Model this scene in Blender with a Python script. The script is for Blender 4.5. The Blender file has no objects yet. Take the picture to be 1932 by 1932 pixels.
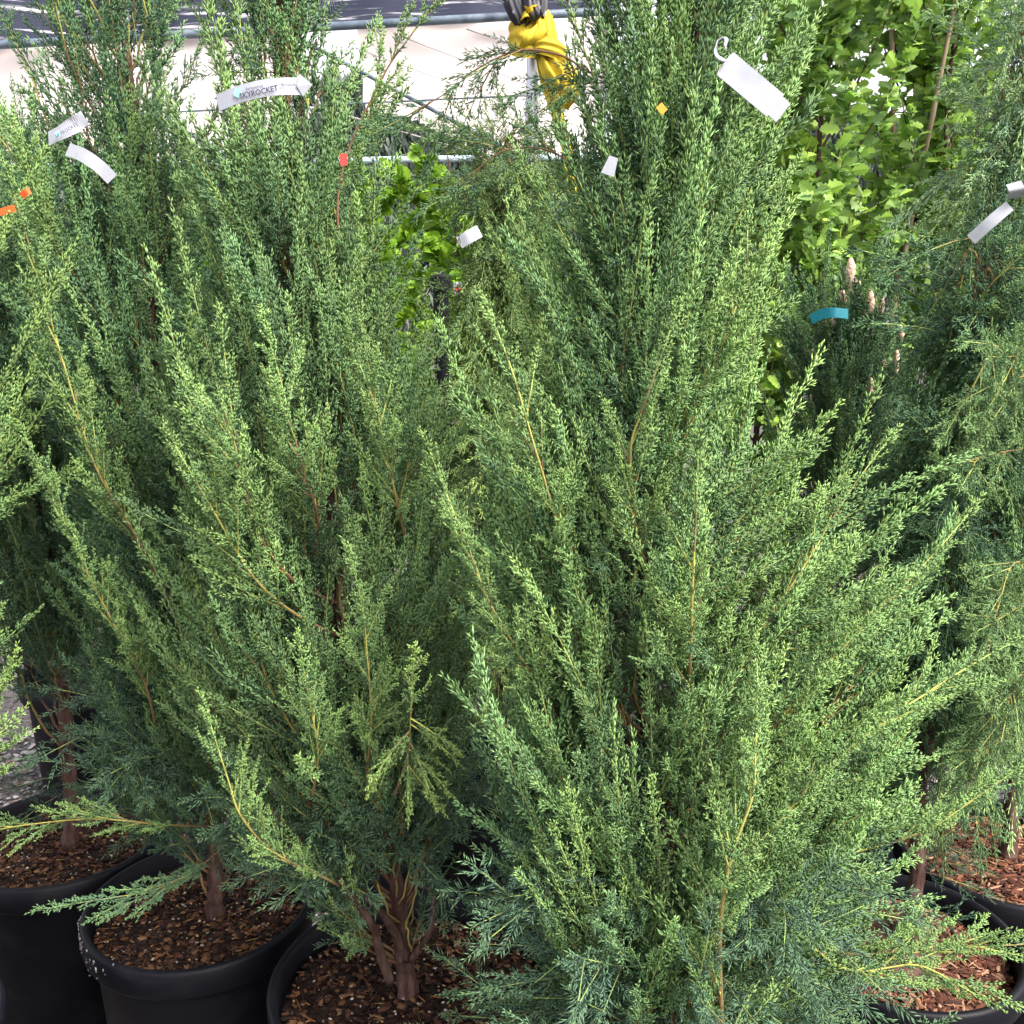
import bpy, math
import numpy as np
from mathutils import Vector

R = math.radians
S = bpy.context.scene
C = S.collection

# ------------------------------------------------------------------ camera, sky, sun, exposure
PITCH = R(13.0)
CAMZ = 1.6
cd = bpy.data.cameras.new('camera'); cam = bpy.data.objects.new('camera', cd); C.objects.link(cam)
cd.sensor_width = 36; cd.lens = 36; cd.clip_start = 0.02; cd.clip_end = 2000
cam.location = (0, 0, CAMZ); cam.rotation_euler = (math.pi/2 - PITCH, 0, 0)
S.camera = cam

SUN_EL, SUN_AZ = R(50), R(128)          # azimuth clockwise from +Y: the light comes over the viewer's right shoulder
w = bpy.data.worlds.new("World"); S.world = w; w.use_nodes = True
nt = w.node_tree; bg = nt.nodes['Background']
sky = nt.nodes.new('ShaderNodeTexSky'); sky.sky_type = 'NISHITA'; sky.sun_disc = False
sky.sun_elevation = SUN_EL; sky.sun_rotation = SUN_AZ
sky.air_density = 1.0; sky.dust_density = 4.0; sky.ozone_density = 1.0; sky.altitude = 0
mx = nt.nodes.new('ShaderNodeMix'); mx.data_type = 'RGBA'; mx.inputs[0].default_value = 0.72
bw = nt.nodes.new('ShaderNodeRGBToBW'); nt.links.new(sky.outputs[0], bw.inputs[0])
tint = nt.nodes.new('ShaderNodeMix'); tint.data_type = 'RGBA'; tint.blend_type = 'MULTIPLY'; tint.inputs[0].default_value = 1
tint.inputs[7].default_value = (1.10, 1.0, 0.99, 1)
nt.links.new(bw.outputs[0], tint.inputs[6])
nt.links.new(sky.outputs[0], mx.inputs[6]); nt.links.new(tint.outputs[2], mx.inputs[7])
nt.links.new(mx.outputs[2], bg.inputs[0]); bg.inputs[1].default_value = 0.15
sl = bpy.data.lights.new('sun', 'SUN'); so = bpy.data.objects.new('sun', sl); C.objects.link(so)
sl.energy = 1.2; sl.angle = R(16); sl.color = (1.0, 0.95, 0.87)
sd = Vector((math.sin(SUN_AZ)*math.cos(SUN_EL), math.cos(SUN_AZ)*math.cos(SUN_EL), math.sin(SUN_EL)))
so.rotation_euler = sd.to_track_quat('Z', 'Y').to_euler()
S.view_settings.view_transform = 'Standard'; S.view_settings.look = 'None'
S.view_settings.exposure = 2.0; S.view_settings.gamma = 1
S.cycles.max_bounces = 5; S.cycles.diffuse_bounces = 3; S.cycles.glossy_bounces = 2
S.cycles.transmission_bounces = 3; S.cycles.transparent_max_bounces = 6
S.cycles.use_denoising = True
S.cycles.caustics_reflective = False; S.cycles.caustics_refractive = False

# ------------------------------------------------------------------ helpers
cP, sP = math.cos(PITCH), math.sin(PITCH)
def P(px, py, Y):
    """photo point (of 1932) at horizontal distance Y -> world"""
    a = px/1932 - .5; b = .5 - py/1932
    d = np.array([a, cP + b*sP, b*cP - sP])
    return np.array([0, 0, CAMZ]) + d*(Y/d[1])

def proj(p):
    d = np.asarray(p, float) - [0, 0, CAMZ]; f = d[1]*cP - d[2]*sP; u = d[1]*sP + d[2]*cP
    return (d[0]/f + .5)*1932, (.5 - u/f)*1932
def tag(o, label, cat, group=None, kind=None):
    if label: o['label'] = label
    if cat: o['category'] = cat
    if group: o['group'] = group
    if kind: o['kind'] = kind
    return o
def empty(name, loc=(0, 0, 0)):
    o = bpy.data.objects.new(name, None); C.objects.link(o); o.location = loc; o.empty_display_size = .1
    return o
def link(name, me, mat, parent=None, smooth=False):
    o = bpy.data.objects.new(name, me); C.objects.link(o)
    if mat: me.materials.append(mat)
    if parent:
        o.parent = parent
        o.matrix_parent_inverse.identity(); o.location = [-c for c in parent.location]
    me.polygons.foreach_set('use_smooth', np.full(len(me.polygons), smooth)); me.update()
    return o
def mesh(name, V, F, col=None):
    """V (n,3), F list of arrays each (m,k) -- all world coordinates"""
    me = bpy.data.meshes.new(name)
    V = np.asarray(V, np.float32)
    if not isinstance(F, (list, tuple)): F = [F]
    F = [np.asarray(f, np.int32) for f in F if len(f)]
    me.vertices.add(len(V)); me.vertices.foreach_set('co', V.ravel())
    L = np.concatenate([f.ravel() for f in F])
    tot = np.concatenate([np.full(len(f), f.shape[1], np.int32) for f in F])
    me.loops.add(len(L)); me.loops.foreach_set('vertex_index', L)
    me.polygons.add(len(tot))
    st = np.concatenate([[0], np.cumsum(tot)[:-1]]).astype(np.int32)
    me.polygons.foreach_set('loop_start', st)
    me.update(calc_edges=True)
    if col is not None:
        at = me.color_attributes.new('Col', 'FLOAT_COLOR', 'POINT')
        c4 = np.ones((len(V), 4), np.float32); c4[:, :3] = col
        at.data.foreach_set('color', c4.ravel())
    return me
class MB:
    def __init__(s): s.V = []; s.F = {}; s.n = 0; s.C = []
    def add(s, V, F, col=(.5, .5, .5)):
        V = np.asarray(V, float); s.V.append(V); s.C.append(np.broadcast_to(np.asarray(col, float), (len(V), 3)))
        for f in (F if isinstance(F, list) else [F]):
            f = np.asarray(f)
            if len(f): s.F.setdefault(f.shape[1], []).append(f + s.n)
        s.n += len(V)
    def box(s, c, size, rot=None, col=(.5, .5, .5)):
        x, y, z = np.array(size)/2
        v = np.array([[a*x, b*y, d*z] for a in (-1, 1) for b in (-1, 1) for d in (-1, 1)])
        if rot is not None: v = v @ np.asarray(rot).T
        s.add(v + np.array(c), np.array([[0, 1, 3, 2], [4, 6, 7, 5], [0, 4, 5, 1], [2, 3, 7, 6], [0, 2, 6, 4], [1, 5, 7, 3]]), col)
    def tube(s, pts, rad, n=6, col=(.5, .5, .5), caps=True, jit=0, rng=None):
        pts = np.asarray(pts, float); m = len(pts)
        rad = np.broadcast_to(np.asarray(rad, float), (m,))
        T = np.gradient(pts, axis=0); T /= np.linalg.norm(T, axis=1)[:, None] + 1e-12
        a = np.cross(T[0], [0.3, 1, .1]); a /= np.linalg.norm(a); A = []
        for t in T:
            a = a - t*(a@t); a /= np.linalg.norm(a); A.append(a)
        A = np.array(A); B = np.cross(T, A)
        th = np.arange(n)/n*2*np.pi
        rr = rad[:, None]*np.ones(n)
        if jit: rr = rr*(1 + jit*rng.standard_normal((m, n)))
        V = pts[:, None] + rr[..., None]*(A[:, None]*np.cos(th)[:, None] + B[:, None]*np.sin(th)[:, None])
        i = np.arange(m-1)[:, None]*n; j = np.arange(n)[None]; k = (j+1) % n
        F = np.stack([i+j, i+k, i+n+k, i+n+j], -1).reshape(-1, 4)
        col = np.asarray(col, float)
        if col.ndim == 2: col = np.repeat(col, n, 0)
        fs = [F]
        V = V.reshape(-1, 3)
        if caps and n >= 3: fs += [np.array([list(range(n))[::-1]]), np.array([[(m-1)*n + q for q in range(n)]])]
        s.add(V, fs, col)
    def lathe(s, prof, c=(0, 0, 0), n=64, col=(.5, .5, .5)):
        prof = np.asarray(prof, float); th = np.arange(n)/n*2*np.pi; m = len(prof)
        V = np.stack([prof[:, 0, None]*np.cos(th), prof[:, 0, None]*np.sin(th), np.repeat(prof[:, 1, None], n, 1)], -1)
        i = np.arange(m-1)[:, None]*n; j = np.arange(n)[None]; k = (j+1) % n
        F = np.stack([i+j, i+k, i+n+k, i+n+j], -1).reshape(-1, 4)
        s.add(V.reshape(-1, 3) + np.array(c), F, col)
    def ribbon(s, pts, side, w, t=.002, col=(.5, .5, .5)):
        """a strap: centre line, side vector(s), width(s), thickness"""
        pts = np.asarray(pts, float); m = len(pts)
        side = np.broadcast_to(np.asarray(side, float), (m, 3)); w = np.broadcast_to(np.asarray(w, float), (m,))
        T = np.gradient(pts, axis=0); T /= np.linalg.norm(T, axis=1)[:, None] + 1e-9
        sd_ = side - T*(side*T).sum(1)[:, None]; sd_ /= np.linalg.norm(sd_, axis=1)[:, None] + 1e-9
        N = np.cross(T, sd_)
        a = pts + sd_*w[:, None]/2; b = pts - sd_*w[:, None]/2
        V = np.stack([a+N*t/2, b+N*t/2, b-N*t/2, a-N*t/2], 1).reshape(-1, 3)
        i = np.arange(m-1)[:, None]*4; j = np.arange(4)[None]; k = (j+1) % 4
        F = np.stack([i+j, i+k, i+4+k, i+4+j], -1).reshape(-1, 4)
        s.add(V, [F, np.array([[3, 2, 1, 0]]), np.array([[(m-1)*4+q for q in range(4)]])], col)
    def build(s, name, mat, parent=None, smooth=False, color=False):
        V = np.concatenate(s.V); F = [np.concatenate(f) for f in s.F.values()]
        return link(name, mesh(name, V, F, np.concatenate(s.C) if color else None), mat, parent, smooth)

def curve(pts, n=12):
    """Catmull-Rom through the points"""
    p = np.asarray(pts, float); p = np.vstack([2*p[0]-p[1], p, 2*p[-1]-p[-2]])
    out = []
    m = len(p) - 3
    for i in range(m):
        for t in np.linspace(0, 1, n, endpoint=(i == m-1)):
            a, b, c, d = p[i:i+4]
            out.append(.5*((2*b) + (c-a)*t + (2*a-5*b+4*c-d)*t*t + (-a+3*b-3*c+d)*t**3))
    return np.array(out)

# ------------------------------------------------------------------ materials
def mat(name, base=(.5, .5, .5), rough=.6, spec=.4, metal=0, attr=False, noise=None, bump=None, transl=0, build=None):
    m = bpy.data.materials.new(name); m.use_nodes = True; t = m.node_tree; N = t.nodes; Lk = t.links
    b = N['Principled BSDF']; b.inputs['Base Color'].default_value = (*base, 1)
    b.inputs['Roughness'].default_value = rough; b.inputs['Specular IOR Level'].default_value = spec; b.inputs['Metallic'].default_value = metal
    tc = N.new('ShaderNodeTexCoord'); src = None
    if attr:
        a = N.new('ShaderNodeAttribute'); a.attribute_name = 'Col'; src = a.outputs['Color']
    if noise:      # (scale, detail, colour2, lo, hi, stretch)
        sc, de, c2, lo, hi, st = noise
        mp = N.new('ShaderNodeMapping'); mp.inputs['Scale'].default_value = st
        nz = N.new('ShaderNodeTexNoise'); nz.inputs['Scale'].default_value = sc; nz.inputs['Detail'].default_value = de; nz.inputs['Roughness'].default_value = .65
        rp = N.new('ShaderNodeMapRange'); rp.inputs[1].default_value = lo; rp.inputs[2].default_value = hi
        mi = N.new('ShaderNodeMix'); mi.data_type = 'RGBA'
        Lk.new(tc.outputs['Object'], mp.inputs[0]); Lk.new(mp.outputs[0], nz.inputs['Vector']); Lk.new(nz.outputs[0], rp.inputs[0]); Lk.new(rp.outputs[0], mi.inputs[0])
        if src: Lk.new(src, mi.inputs[6])
        else: mi.inputs[6].default_value = (*base, 1)
        mi.inputs[7].default_value = (*c2, 1); src = mi.outputs[2]
    if src: Lk.new(src, b.inputs['Base Color'])
    if bump:       # (scale, strength, distance, stretch)
        sc, stg, dist, st = bump
        mp = N.new('ShaderNodeMapping'); mp.inputs['Scale'].default_value = st
        nz = N.new('ShaderNodeTexNoise'); nz.inputs['Scale'].default_value = sc; nz.inputs['Detail'].default_value = 6
        bp = N.new('ShaderNodeBump'); bp.inputs['Strength'].default_value = stg; bp.inputs['Distance'].default_value = dist
        Lk.new(tc.outputs['Object'], mp.inputs[0]); Lk.new(mp.outputs[0], nz.inputs['Vector']); Lk.new(nz.outputs[0], bp.inputs['Height']); Lk.new(bp.outputs[0], b.inputs['Normal'])
    if transl:
        tr = N.new('ShaderNodeBsdfTranslucent'); ms = N.new('ShaderNodeMixShader'); ms.inputs[0].default_value = transl
        if src: Lk.new(src, tr.inputs[0])
        else: tr.inputs[0].default_value = (*base, 1)
        Lk.new(b.outputs[0], ms.inputs[1]); Lk.new(tr.outputs[0], ms.inputs[2]); Lk.new(ms.outputs[0], N['Material Output'].inputs[0])
    return m
M = {}
M['foliage'] = mat('juniper_foliage', rough=.65, spec=.18, attr=True, transl=.22)
M['leaf'] = mat('broad_leaf', rough=.5, spec=.35, attr=True, transl=.35)
M['bark'] = mat('bark', (.055, .030, .024), .9, .12, noise=(60, 6, (.15, .095, .078), .42, .68, (1, 1, .18)), bump=(70, .9, .006, (1, 1, .15)))
M['limb'] = mat('limb_bark', rough=.75, spec=.25, attr=True, noise=(160, 4, (.30, .17, .10), .62, .85, (1, 1, 1)))
M['pot'] = mat('black_plastic', (.0030, .0035, .0060), .5, .16, noise=(6, 9, (.016, .016, .020), .5, .85, (1, 1, 2.2)), bump=(14, .12, .01, (1, 1, 1)))
M['soil'] = mat('soil', (.015, .009, .007), .95, .1, noise=(45, 8, (.045, .025, .018), .45, .75, (1, 1, 1)), bump=(60, 1, .015, (1, 1, 1)))
M['chip'] = mat('chips', rough=.85, spec=.2, attr=True)
M['gravel_ground'] = mat('gravel_ground', (.06, .056, .054), .9, .2, noise=(60, 10, (.17, .155, .15), .42, .62, (1, 1, 1)), bump=(70, 1, .02, (1, 1, 1)))
M['tag'] = mat('white_plastic', (.33, .35, .39), .45, .3, noise=(30, 4, (.25, .28, .32), .5, .8, (1, 1, 1)))
M['ink'] = mat('ink', (.06, .055, .10), .6)
M['teal_ink'] = mat('teal_ink', (.30, .66, .60), .6)
M['sheet'] = mat('white_sheet', (.84, .77, .75), .7, .15, noise=(.5, 3, (.79, .71, .69), .4, .7, (1, 1, 2)), bump=(.9, .25, .05, (1, 1, 1)), transl=.12)
M['seam'] = mat('seam', (.42, .38, .39), .7)
M['pole'] = mat('galvanised', (.60, .62, .66), .35, .5, metal=.8, noise=(20, 5, (.4, .42, .46), .4, .7, (1, 1, .2)))
M['darkbar'] = mat('dark_bar', (.05, .07, .10), .5, .3, noise=(8, 4, (.14, .18, .22), .4, .7, (1, 1, 1)))
M['rail'] = mat('rail_blue', (.48, .60, .72), .45, .4, noise=(8, 4, (.38, .48, .58), .4, .7, (1, 1, 1)))
M['yellow'] = mat('yellow_strap', (.58, .44, .035), .6, .2, noise=(12, 5, (.44, .30, .02), .45, .75, (1, 1, 1)), bump=(40, .5, .01, (1, 1, .2)), transl=.15)
M['blackcloth'] = mat('black_cloth', (.02, .02, .028), .5, .4, noise=(28, 5, (.32, .40, .46), .60, .68, (1, 1, 1)))
M['cane'] = mat('bamboo', (.27, .21, .14), .6, .3, noise=(25, 5, (.17, .12, .08), .45, .7, (1, 1, .3)))
M['candle'] = mat('candle', (.55, .36, .25), .8, .2, noise=(120, 4, (.72, .58, .46), .4, .65, (1, 1, .5)), bump=(160, 1, .004, (1, 1, 1)))
M['orange'] = mat('orange_tape', (.85, .13, .03), .5)
M['teal'] = mat('teal_tape', (.02, .30, .38), .5, noise=(60, 3, (.01, .12, .18), .62, .66, (1, 1, 1)))
M['red'] = mat('red_plastic', (.40, .04, .03), .5)
M['amber'] = mat('amber_plastic', (.62, .30, .03), .5)

# dark shade cloth; the white streaks are light glints painted into its colour
m = M['cloth'] = mat('shade_cloth', (.014, .017, .032), .6, .2, noise=(3.0, 9, (.55, .55, .56), .555, .68, (.35, .6, 6)), bump=(1.5, .6, .1, (.5, 1, 3)))

# ------------------------------------------------------------------ ground
g = MB(); g.add([[-400, -20, 0], [400, -20, 0], [400, 900, 0], [-400, 900, 0]], np.array([[0, 1, 2, 3]]))
tag(g.build('ground', M['gravel_ground']), None, None, kind='structure')
rng = np.random.default_rng(5)
ico_v = np.array([[0, 0, 1], [.9, 0, .3], [.28, .85, .3], [-.72, .53, .3], [-.72, -.53, .3], [.28, -.85, .3], [0, 0, -.6]])
ico_f = np.array([[0, 1, 2], [0, 2, 3], [0, 3, 4], [0, 4, 5], [0, 5, 1], [6, 2, 1], [6, 3, 2], [6, 4, 3], [6, 5, 4], [6, 1, 5]])
def scatter_lumps(n, posf, smin, smax, cols, rng, flat=(1, 1, .6)):
    """n little irregular stones / chips in one mesh"""
    p = posf(n); s = rng.uniform(smin, smax, n)[:, None]*np.array(flat)*rng.uniform(.6, 1.3, (n, 3))
    th = rng.uniform(0, 6.28, n); tl = rng.normal(0, .35, n)
    v = ico_v[None]*s[:, None]*(1+.18*rng.standard_normal((n, 7, 1)))
    cy, sy = np.cos(tl)[:, None], np.sin(tl)[:, None]
    x, y, z = v[..., 0], v[..., 1], v[..., 2]
    y, z = y*cy - z*sy, y*sy + z*cy
    c, d = np.cos(th)[:, None], np.sin(th)[:, None]
    x, y = x*c - y*d, x*d + y*c
    V = (np.stack([x, y, z], -1) + p[:, None]).reshape(-1, 3)
    F = (ico_f[None] + (np.arange(n)*7)[:, None, None]).reshape(-1, 3)
    cols = np.asarray(cols); cc = cols[rng.integers(0, len(cols), n)]*rng.uniform(.6, 1.25, (n, 1))
    return V, F, np.repeat(cc, 7, 0)*(.62 if len(cols) != 5 or cols[0][0] > .25 else 1)
def gpos(n):
    return np.stack([rng.uniform(-1.8, 1.8, n), rng.uniform(1.2, 3.4, n), rng.uniform(.002, .01, n)], -1)
V, F, cc = scatter_lumps(14000, gpos, .006, .016, [(.20, .19, .19), (.30, .27, .26), (.12, .12, .14), (.36, .34, .33), (.22, .17, .15)], rng)
tag(link('gravel', mesh('gravel', V, F, cc), M['chip'], smooth=False), 'loose grey gravel lying on the ground around the pots', 'gravel', kind='stuff')

# ------------------------------------------------------------------ foliage templates
# a spindle: p0, p1, radius, colour  -> arrays (n,3),(n,3),(n,),(n,3)
G_MID = np.array([.140, .262, .112]); G_TIP = np.array([.360, .510, .135]); G_BLUE = np.array([.088, .180, .150])
Y_STEM = np.array([.38, .38, .09]); O_STEM = np.array([.20, .115, .060]); B_STEM = np.array([.15, .075, .050])
def perp(d, rng, ang):
    """direction(s) d turned by ang about a random perpendicular"""
    r = rng.standard_normal(d.shape); r -= d*(r*d).sum(-1, keepdims=True); r /= np.linalg.norm(r, axis=-1, keepdims=True)
    a = np.asarray(ang)[..., None] if np.ndim(ang) else ang
    return d*np.cos(a) + r*np.sin(a)
def spray(rng, base, d, L, nrm, style):
    """a side spray: an axis beaded with alternating scale-leaf branchlets, roughly in one plane"""
    out = []
    side = np.cross(nrm, d); side /= np.linalg.norm(side) + 1e-9
    step = style['step']; n = max(3, int(L/step))
    p = base.copy(); s = rng.choice([-1, 1]); dd = d.copy()
    for i in range(n):
        f = i/n
        q = p + dd*step
        out.append((p - dd*step*.15, q + dd*step*.35, style['ra']*(1-.45*f), 0.25+.75*f))
        bl = style['bl']*(1 - .55*f)*rng.uniform(.65, 1.25)
        for ss in ((s,) if rng.random() < style['alt'] else (s, -s)):
            ang = style['ang']*rng.uniform(.7, 1.25)
            e = dd*math.cos(ang) + side*ss*math.sin(ang) + nrm*rng.normal(0, .28); e /= np.linalg.norm(e)
            out.append((q, q + e*bl, style['rb']*rng.uniform(.8, 1.2), .2+.6*f + rng.uniform(0, .25)))
            if bl > style['fork'] :
                for sg in (-1, 1):
                    e2 = e*math.cos(.6) + (side*sg*ss + nrm*rng.normal(0, .5))*math.sin(.6); e2 /= np.linalg.norm(e2)
                    b0 = q + e*bl*rng.uniform(.3, .6)
                    out.append((b0, b0 + e2*bl*.55, style['rb']*.9, .4+.5*f + rng.uniform(0, .2)))
        s = -s; p = q
        dd = dd + nrm*rng.normal(0, .05) + side*rng.normal(0, .06) + style['lift']*np.array([0, 0, 1]); dd /= np.linalg.norm(dd)
    return out
STY = {
 'scale': dict(step=.0066, ra=.00150, rb=.00125, bl=.0155, ang=.44, alt=.30, fork=.0130, lift=.03, sp=.0092, sl=.038, sa=.48),
 'needle': dict(step=.0050, ra=.0009, rb=.00085, bl=.0180, ang=.62, alt=.1, fork=1, lift=.0, sp=.016, sl=.055, sa=.75),
 'loose': dict(step=.0080, ra=.0013, rb=.00115, bl=.021, ang=.45, alt=.4, fork=.017, lift=-.01, sp=.016, sl=.075, sa=.55),
}
def plume(seed, L, kind):
    rng = np.random.default_rng(seed); st = STY[kind]
    Z = np.array([0, 0, 1.]); spr = []; stem = []
    n = int(L/st['sp']); th = rng.uniform(0, 6.28)
    for i in range(n+1):
        f = i/n
        b = np.array([0, 0, L*(.04+.96*f)])
        th += 2.4 + rng.normal(0, .35)
        a = st['sa']*(1-.35*f)*rng.uniform(.75, 1.2)
        d = np.array([math.cos(th)*math.sin(a), math.sin(th)*math.sin(a), math.cos(a)])
        ls = st['sl']*(1 - .62*f**1.3)*rng.uniform(.55, 1.2)*(.75 + .5*min(1, f*5))*(1.9 if kind == 'scale' and rng.random() < .2 and f < .8 else 1)
        nm = np.cross(d, perp(d, rng, 1.2)); nm /= np.linalg.norm(nm)
        for q in spray(rng, b, d, ls, nm, st): spr.append(q + (f,))
    nm = np.array([1., 0, 0])
    for q in spray(rng, np.array([0, 0, L]), Z, .035, nm, st): spr.append(q + (1.,))
    p0 = np.array([q[0] for q in spr]); p1 = np.array([q[1] for q in spr]); r = np.array([q[2] for q in spr]); c = np.array([q[3] for q in spr]); f = np.array([q[4] for q in spr])
    return dict(p0=p0, p1=p1, r=r, tip=np.clip(c, 0, 1), f=f, L=L, kind=kind)
T = {}
for k, Ls in (('scale', (.09, .14, .20, .27, .34)), ('needle', (.07, .11)), ('loose', (.12, .2, .28))):
    for L in Ls: T[(k, L)] = [plume(int(L*1000)*17 + 101*j + len(k), L, k) for j in range(5)]

WIN = []      # natural openings of the crown now being built: centre and half size in the photo, share thinned
class Foliage:
    """collects plumes (spindles) and twig tubes of one plant"""
    def __init__(s, seed): s.rng = np.random.default_rng(seed); s.parts = []; s.tw = MB()
    def put(s, pos, d, L, kind='scale', bend=1.0, tone=(1, 1, 1), blue=0., yellow=.5, rs=1., stemcol=None):
        rng = s.rng
        pos = np.asarray(pos, float)
        if WIN:
            dn = np.asarray(d, float)/(np.linalg.norm(d)+1e-9)
            for e_ in (pos, pos + dn*L*.5, pos + dn*L*.9):
                a_, b_ = proj(e_)
                if any(((a_-q[0])/q[2])**2 + ((b_-q[1])/q[3])**2 < 1 and rng.random() < q[4] for q in WIN): return np.array([pos + dn*L*f_ for f_ in (0, .2, .4, .7, 1)])
        keys = [k for k in T if k[0] == kind]; key = min(keys, key=lambda k: abs(k[1]-L))
        t = T[key][rng.integers(5)]; sc = np.clip(L/key[1], .7, 1.3)
        d = np.asarray(d, float); d /= np.linalg.norm(d)
        a = np.cross(d, rng.standard_normal(3)); a /= np.linalg.norm(a); b = np.cross(d, a)
        Rm = np.stack([a, b, d], 1)
        up = np.array([0, 0, 1.]); cv = bend + rng.normal(0, .35); sdv = perp(d, rng, math.pi/2)*rng.normal(0, .35)
        def tr(p):
            z = np.maximum(p[:, 2:3]*sc, 0); return pos + (p*sc)@Rm.T + (up*cv + sdv)*z**2
        p0, p1 = tr(t['p0']), tr(t['p1'])
        tip = t['tip'][:, None]; f = t['f'][:, None]
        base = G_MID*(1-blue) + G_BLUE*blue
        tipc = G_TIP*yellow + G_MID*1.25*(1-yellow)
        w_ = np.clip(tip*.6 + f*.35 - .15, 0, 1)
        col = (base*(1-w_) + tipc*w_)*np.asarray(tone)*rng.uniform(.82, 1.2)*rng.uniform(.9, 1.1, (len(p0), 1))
        if kind == 'needle': col = col*.8 + np.array([.01, .012, .014])
        s.parts.append((p0, p1, t['r']*rs*sc**.5, col))
        n = 5; zz = np.linspace(0, t['L'], n); pts = tr(np.stack([0*zz, 0*zz, zz], -1))
        if blue > .62 and stemcol is None: stemcol = np.array([.13, .15, .08])
        g0 = stemcol if stemcol is not None else (Y_STEM*yellow + O_STEM*(1-yellow) if rng.random() < .75 else O_STEM)
        cc = np.array([g0*(1-q) + (G_TIP*.9)*q for q in np.linspace(0, 1, n)**1.3])*rng.uniform(.8, 1.15)
        s.tw.tube(pts, np.linspace(.0014, .0007, n)*(.75 if kind != 'scale' else 1)*rs, 4, cc, caps=False)
        return pts
    def limb(s, pts, r0, r1, col0, col1, n=5):
        m = len(pts); q = np.linspace(0, 1, m)[:, None]
        s.tw.tube(pts, np.linspace(r0, r1, m), n, np.asarray(col0)*(1-q) + np.asarray(col1)*q, caps=False)
    def mesh(s, name):
        p0 = np.concatenate([q[0] for q in s.parts]); p1 = np.concatenate([q[1] for q in s.parts]); r = np.concatenate([q[2] for q in s.parts]); c = np.concatenate([q[3] for q in s.parts])
        n = len(p0); d = p1 - p0; l = np.linalg.norm(d, axis=1, keepdims=True) + 1e-9; d = d/l
        a = np.cross(d, s.rng.standard_normal((n, 3))); a /= np.linalg.norm(a, axis=1, keepdims=True) + 1e-9; b = np.cross(d, a)
        mid = p0 + d*l*.5; V = np.empty((n, 5, 3), np.float32); V[:, 0] = p0; V[:, 4] = p1
        for k in range(3):
            t = k*2.0944; V[:, 1+k] = mid + r[:, None]*(a*math.cos(t) + b*math.sin(t))
        base = np.array([[0, 2, 1], [0, 3, 2], [0, 1, 3], [4, 1, 2], [4, 2, 3], [4, 3, 1]])
        F = (base[None] + (np.arange(n)*5)[:, None, None]).reshape(-1, 3)
        return mesh(name, V.reshape(-1, 3), F, np.repeat(c, 5, 0))

# ------------------------------------------------------------------ pots
def add_pot(root, x, y, r, h, seed, mulch='bark', lean=0.0, hidden=False):
    rb = r*.80; t = .006; rim = .055
    pr = [(0, .0), (rb, 0), (rb+.004, .012), (r-.022, h-rim-.006), (r-.020, h-rim), (r-.004, h-rim-.004), (r, h-rim+.004), (r+.001, h-.006), (r-.003, h), (r-.011, h), (r-.016, h-.006),
          (r-.018, h-rim), (r-.026, h-.11), (r-.03, h-.12)]
    b = MB(); b.lathe(pr, (x, y, .004), 96)
    po = b.build('pot', M['pot'], root, smooth=True)
    if hidden: return
    rng = np.random.default_rng(seed)
    # soil: lumpy disc, two centimetres or more under the rim
    rs = r-.0195; zt = h-.045
    nr, na = 14, 72
    rr = np.linspace(0, 1, nr)*rs; th = np.arange(na)/na*2*np.pi
    X = rr[:, None]*np.cos(th); Y = rr[:, None]*np.sin(th)
    Zs = zt + .012*(1-(rr[:, None]/rs)**2) + .006*np.sin(X*43+1)*np.cos(Y*37) + .003*rng.standard_normal((nr, na)); Zs[-1] = zt - .01
    V = np.stack([X+x, Y+y, Zs], -1).reshape(-1, 3)
    i = np.arange(nr-1)[:, None]*na; j = np.arange(na)[None]; k = (j+1) % na
    F = np.stack([i+j, i+k, i+na+k, i+na+j], -1).reshape(-1, 4)
    so_ = link('soil', mesh('soil', V, F), M['soil'], root, smooth=True)
    def pp(n):
        a = rng.uniform(0, 6.28, n); q = rs*.97*np.sqrt(rng.random(n))
        return np.stack([x + q*np.cos(a), y + q*np.sin(a), zt + .012*(1-(q/rs)**2) + .006*np.sin(q*np.cos(a)*43+1)*np.cos(q*np.sin(a)*37) + rng.uniform(-.001, .006, n)], -1)
    if mulch == 'bark':
        cs = [(.075, .036, .022), (.045, .024, .016), (.16, .075, .036), (.025, .015, .012), (.10, .045, .03), (.26, .14, .07), (.03, .02, .014), (.02, .013, .01)]
        V1, F1, c1 = scatter_lumps(2200, pp, .003, .009, cs, rng, (1.2, .8, .5))
        V2, F2, c2 = scatter_lumps(320, pp, .0018, .0042, [(.62, .52, .40), (.50, .33, .16), (.66, .60, .52)], rng, (1, 1, .8))
        V3, F3, c3 = scatter_lumps(260, pp, .002, .003, [(.30, .14, .05), (.20, .10, .05), (.36, .22, .09)], rng, (7, .5, .5))
    else:
        cs = [(.11, .040, .022), (.065, .025, .016), (.16, .065, .036), (.04, .018, .013), (.28, .16, .10)]
        V1, F1, c1 = scatter_lumps(2600, pp, .003, .006, cs, rng, (3.2, .8, .5))
        V2, F2, c2 = scatter_lumps(700, pp, .004, .007, cs[:3], rng, (2, 1, .4))
        V3, F3, c3 = scatter_lumps(260, pp, .002, .0035, [(.55, .30, .17), (.48, .22, .10)], rng, (7, .6, .5))
    n1 = len(V1); n2 = n1 + len(V2)
    ch = link('bark_mulch', mesh('bark_mulch', np.concatenate([V1, V2, V3]), np.concatenate([F1, F2 + n1, F3 + n2]), np.concatenate([c1, c2, c3])), M['chip'], root)
    ch['kind'] = 'stuff'

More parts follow.
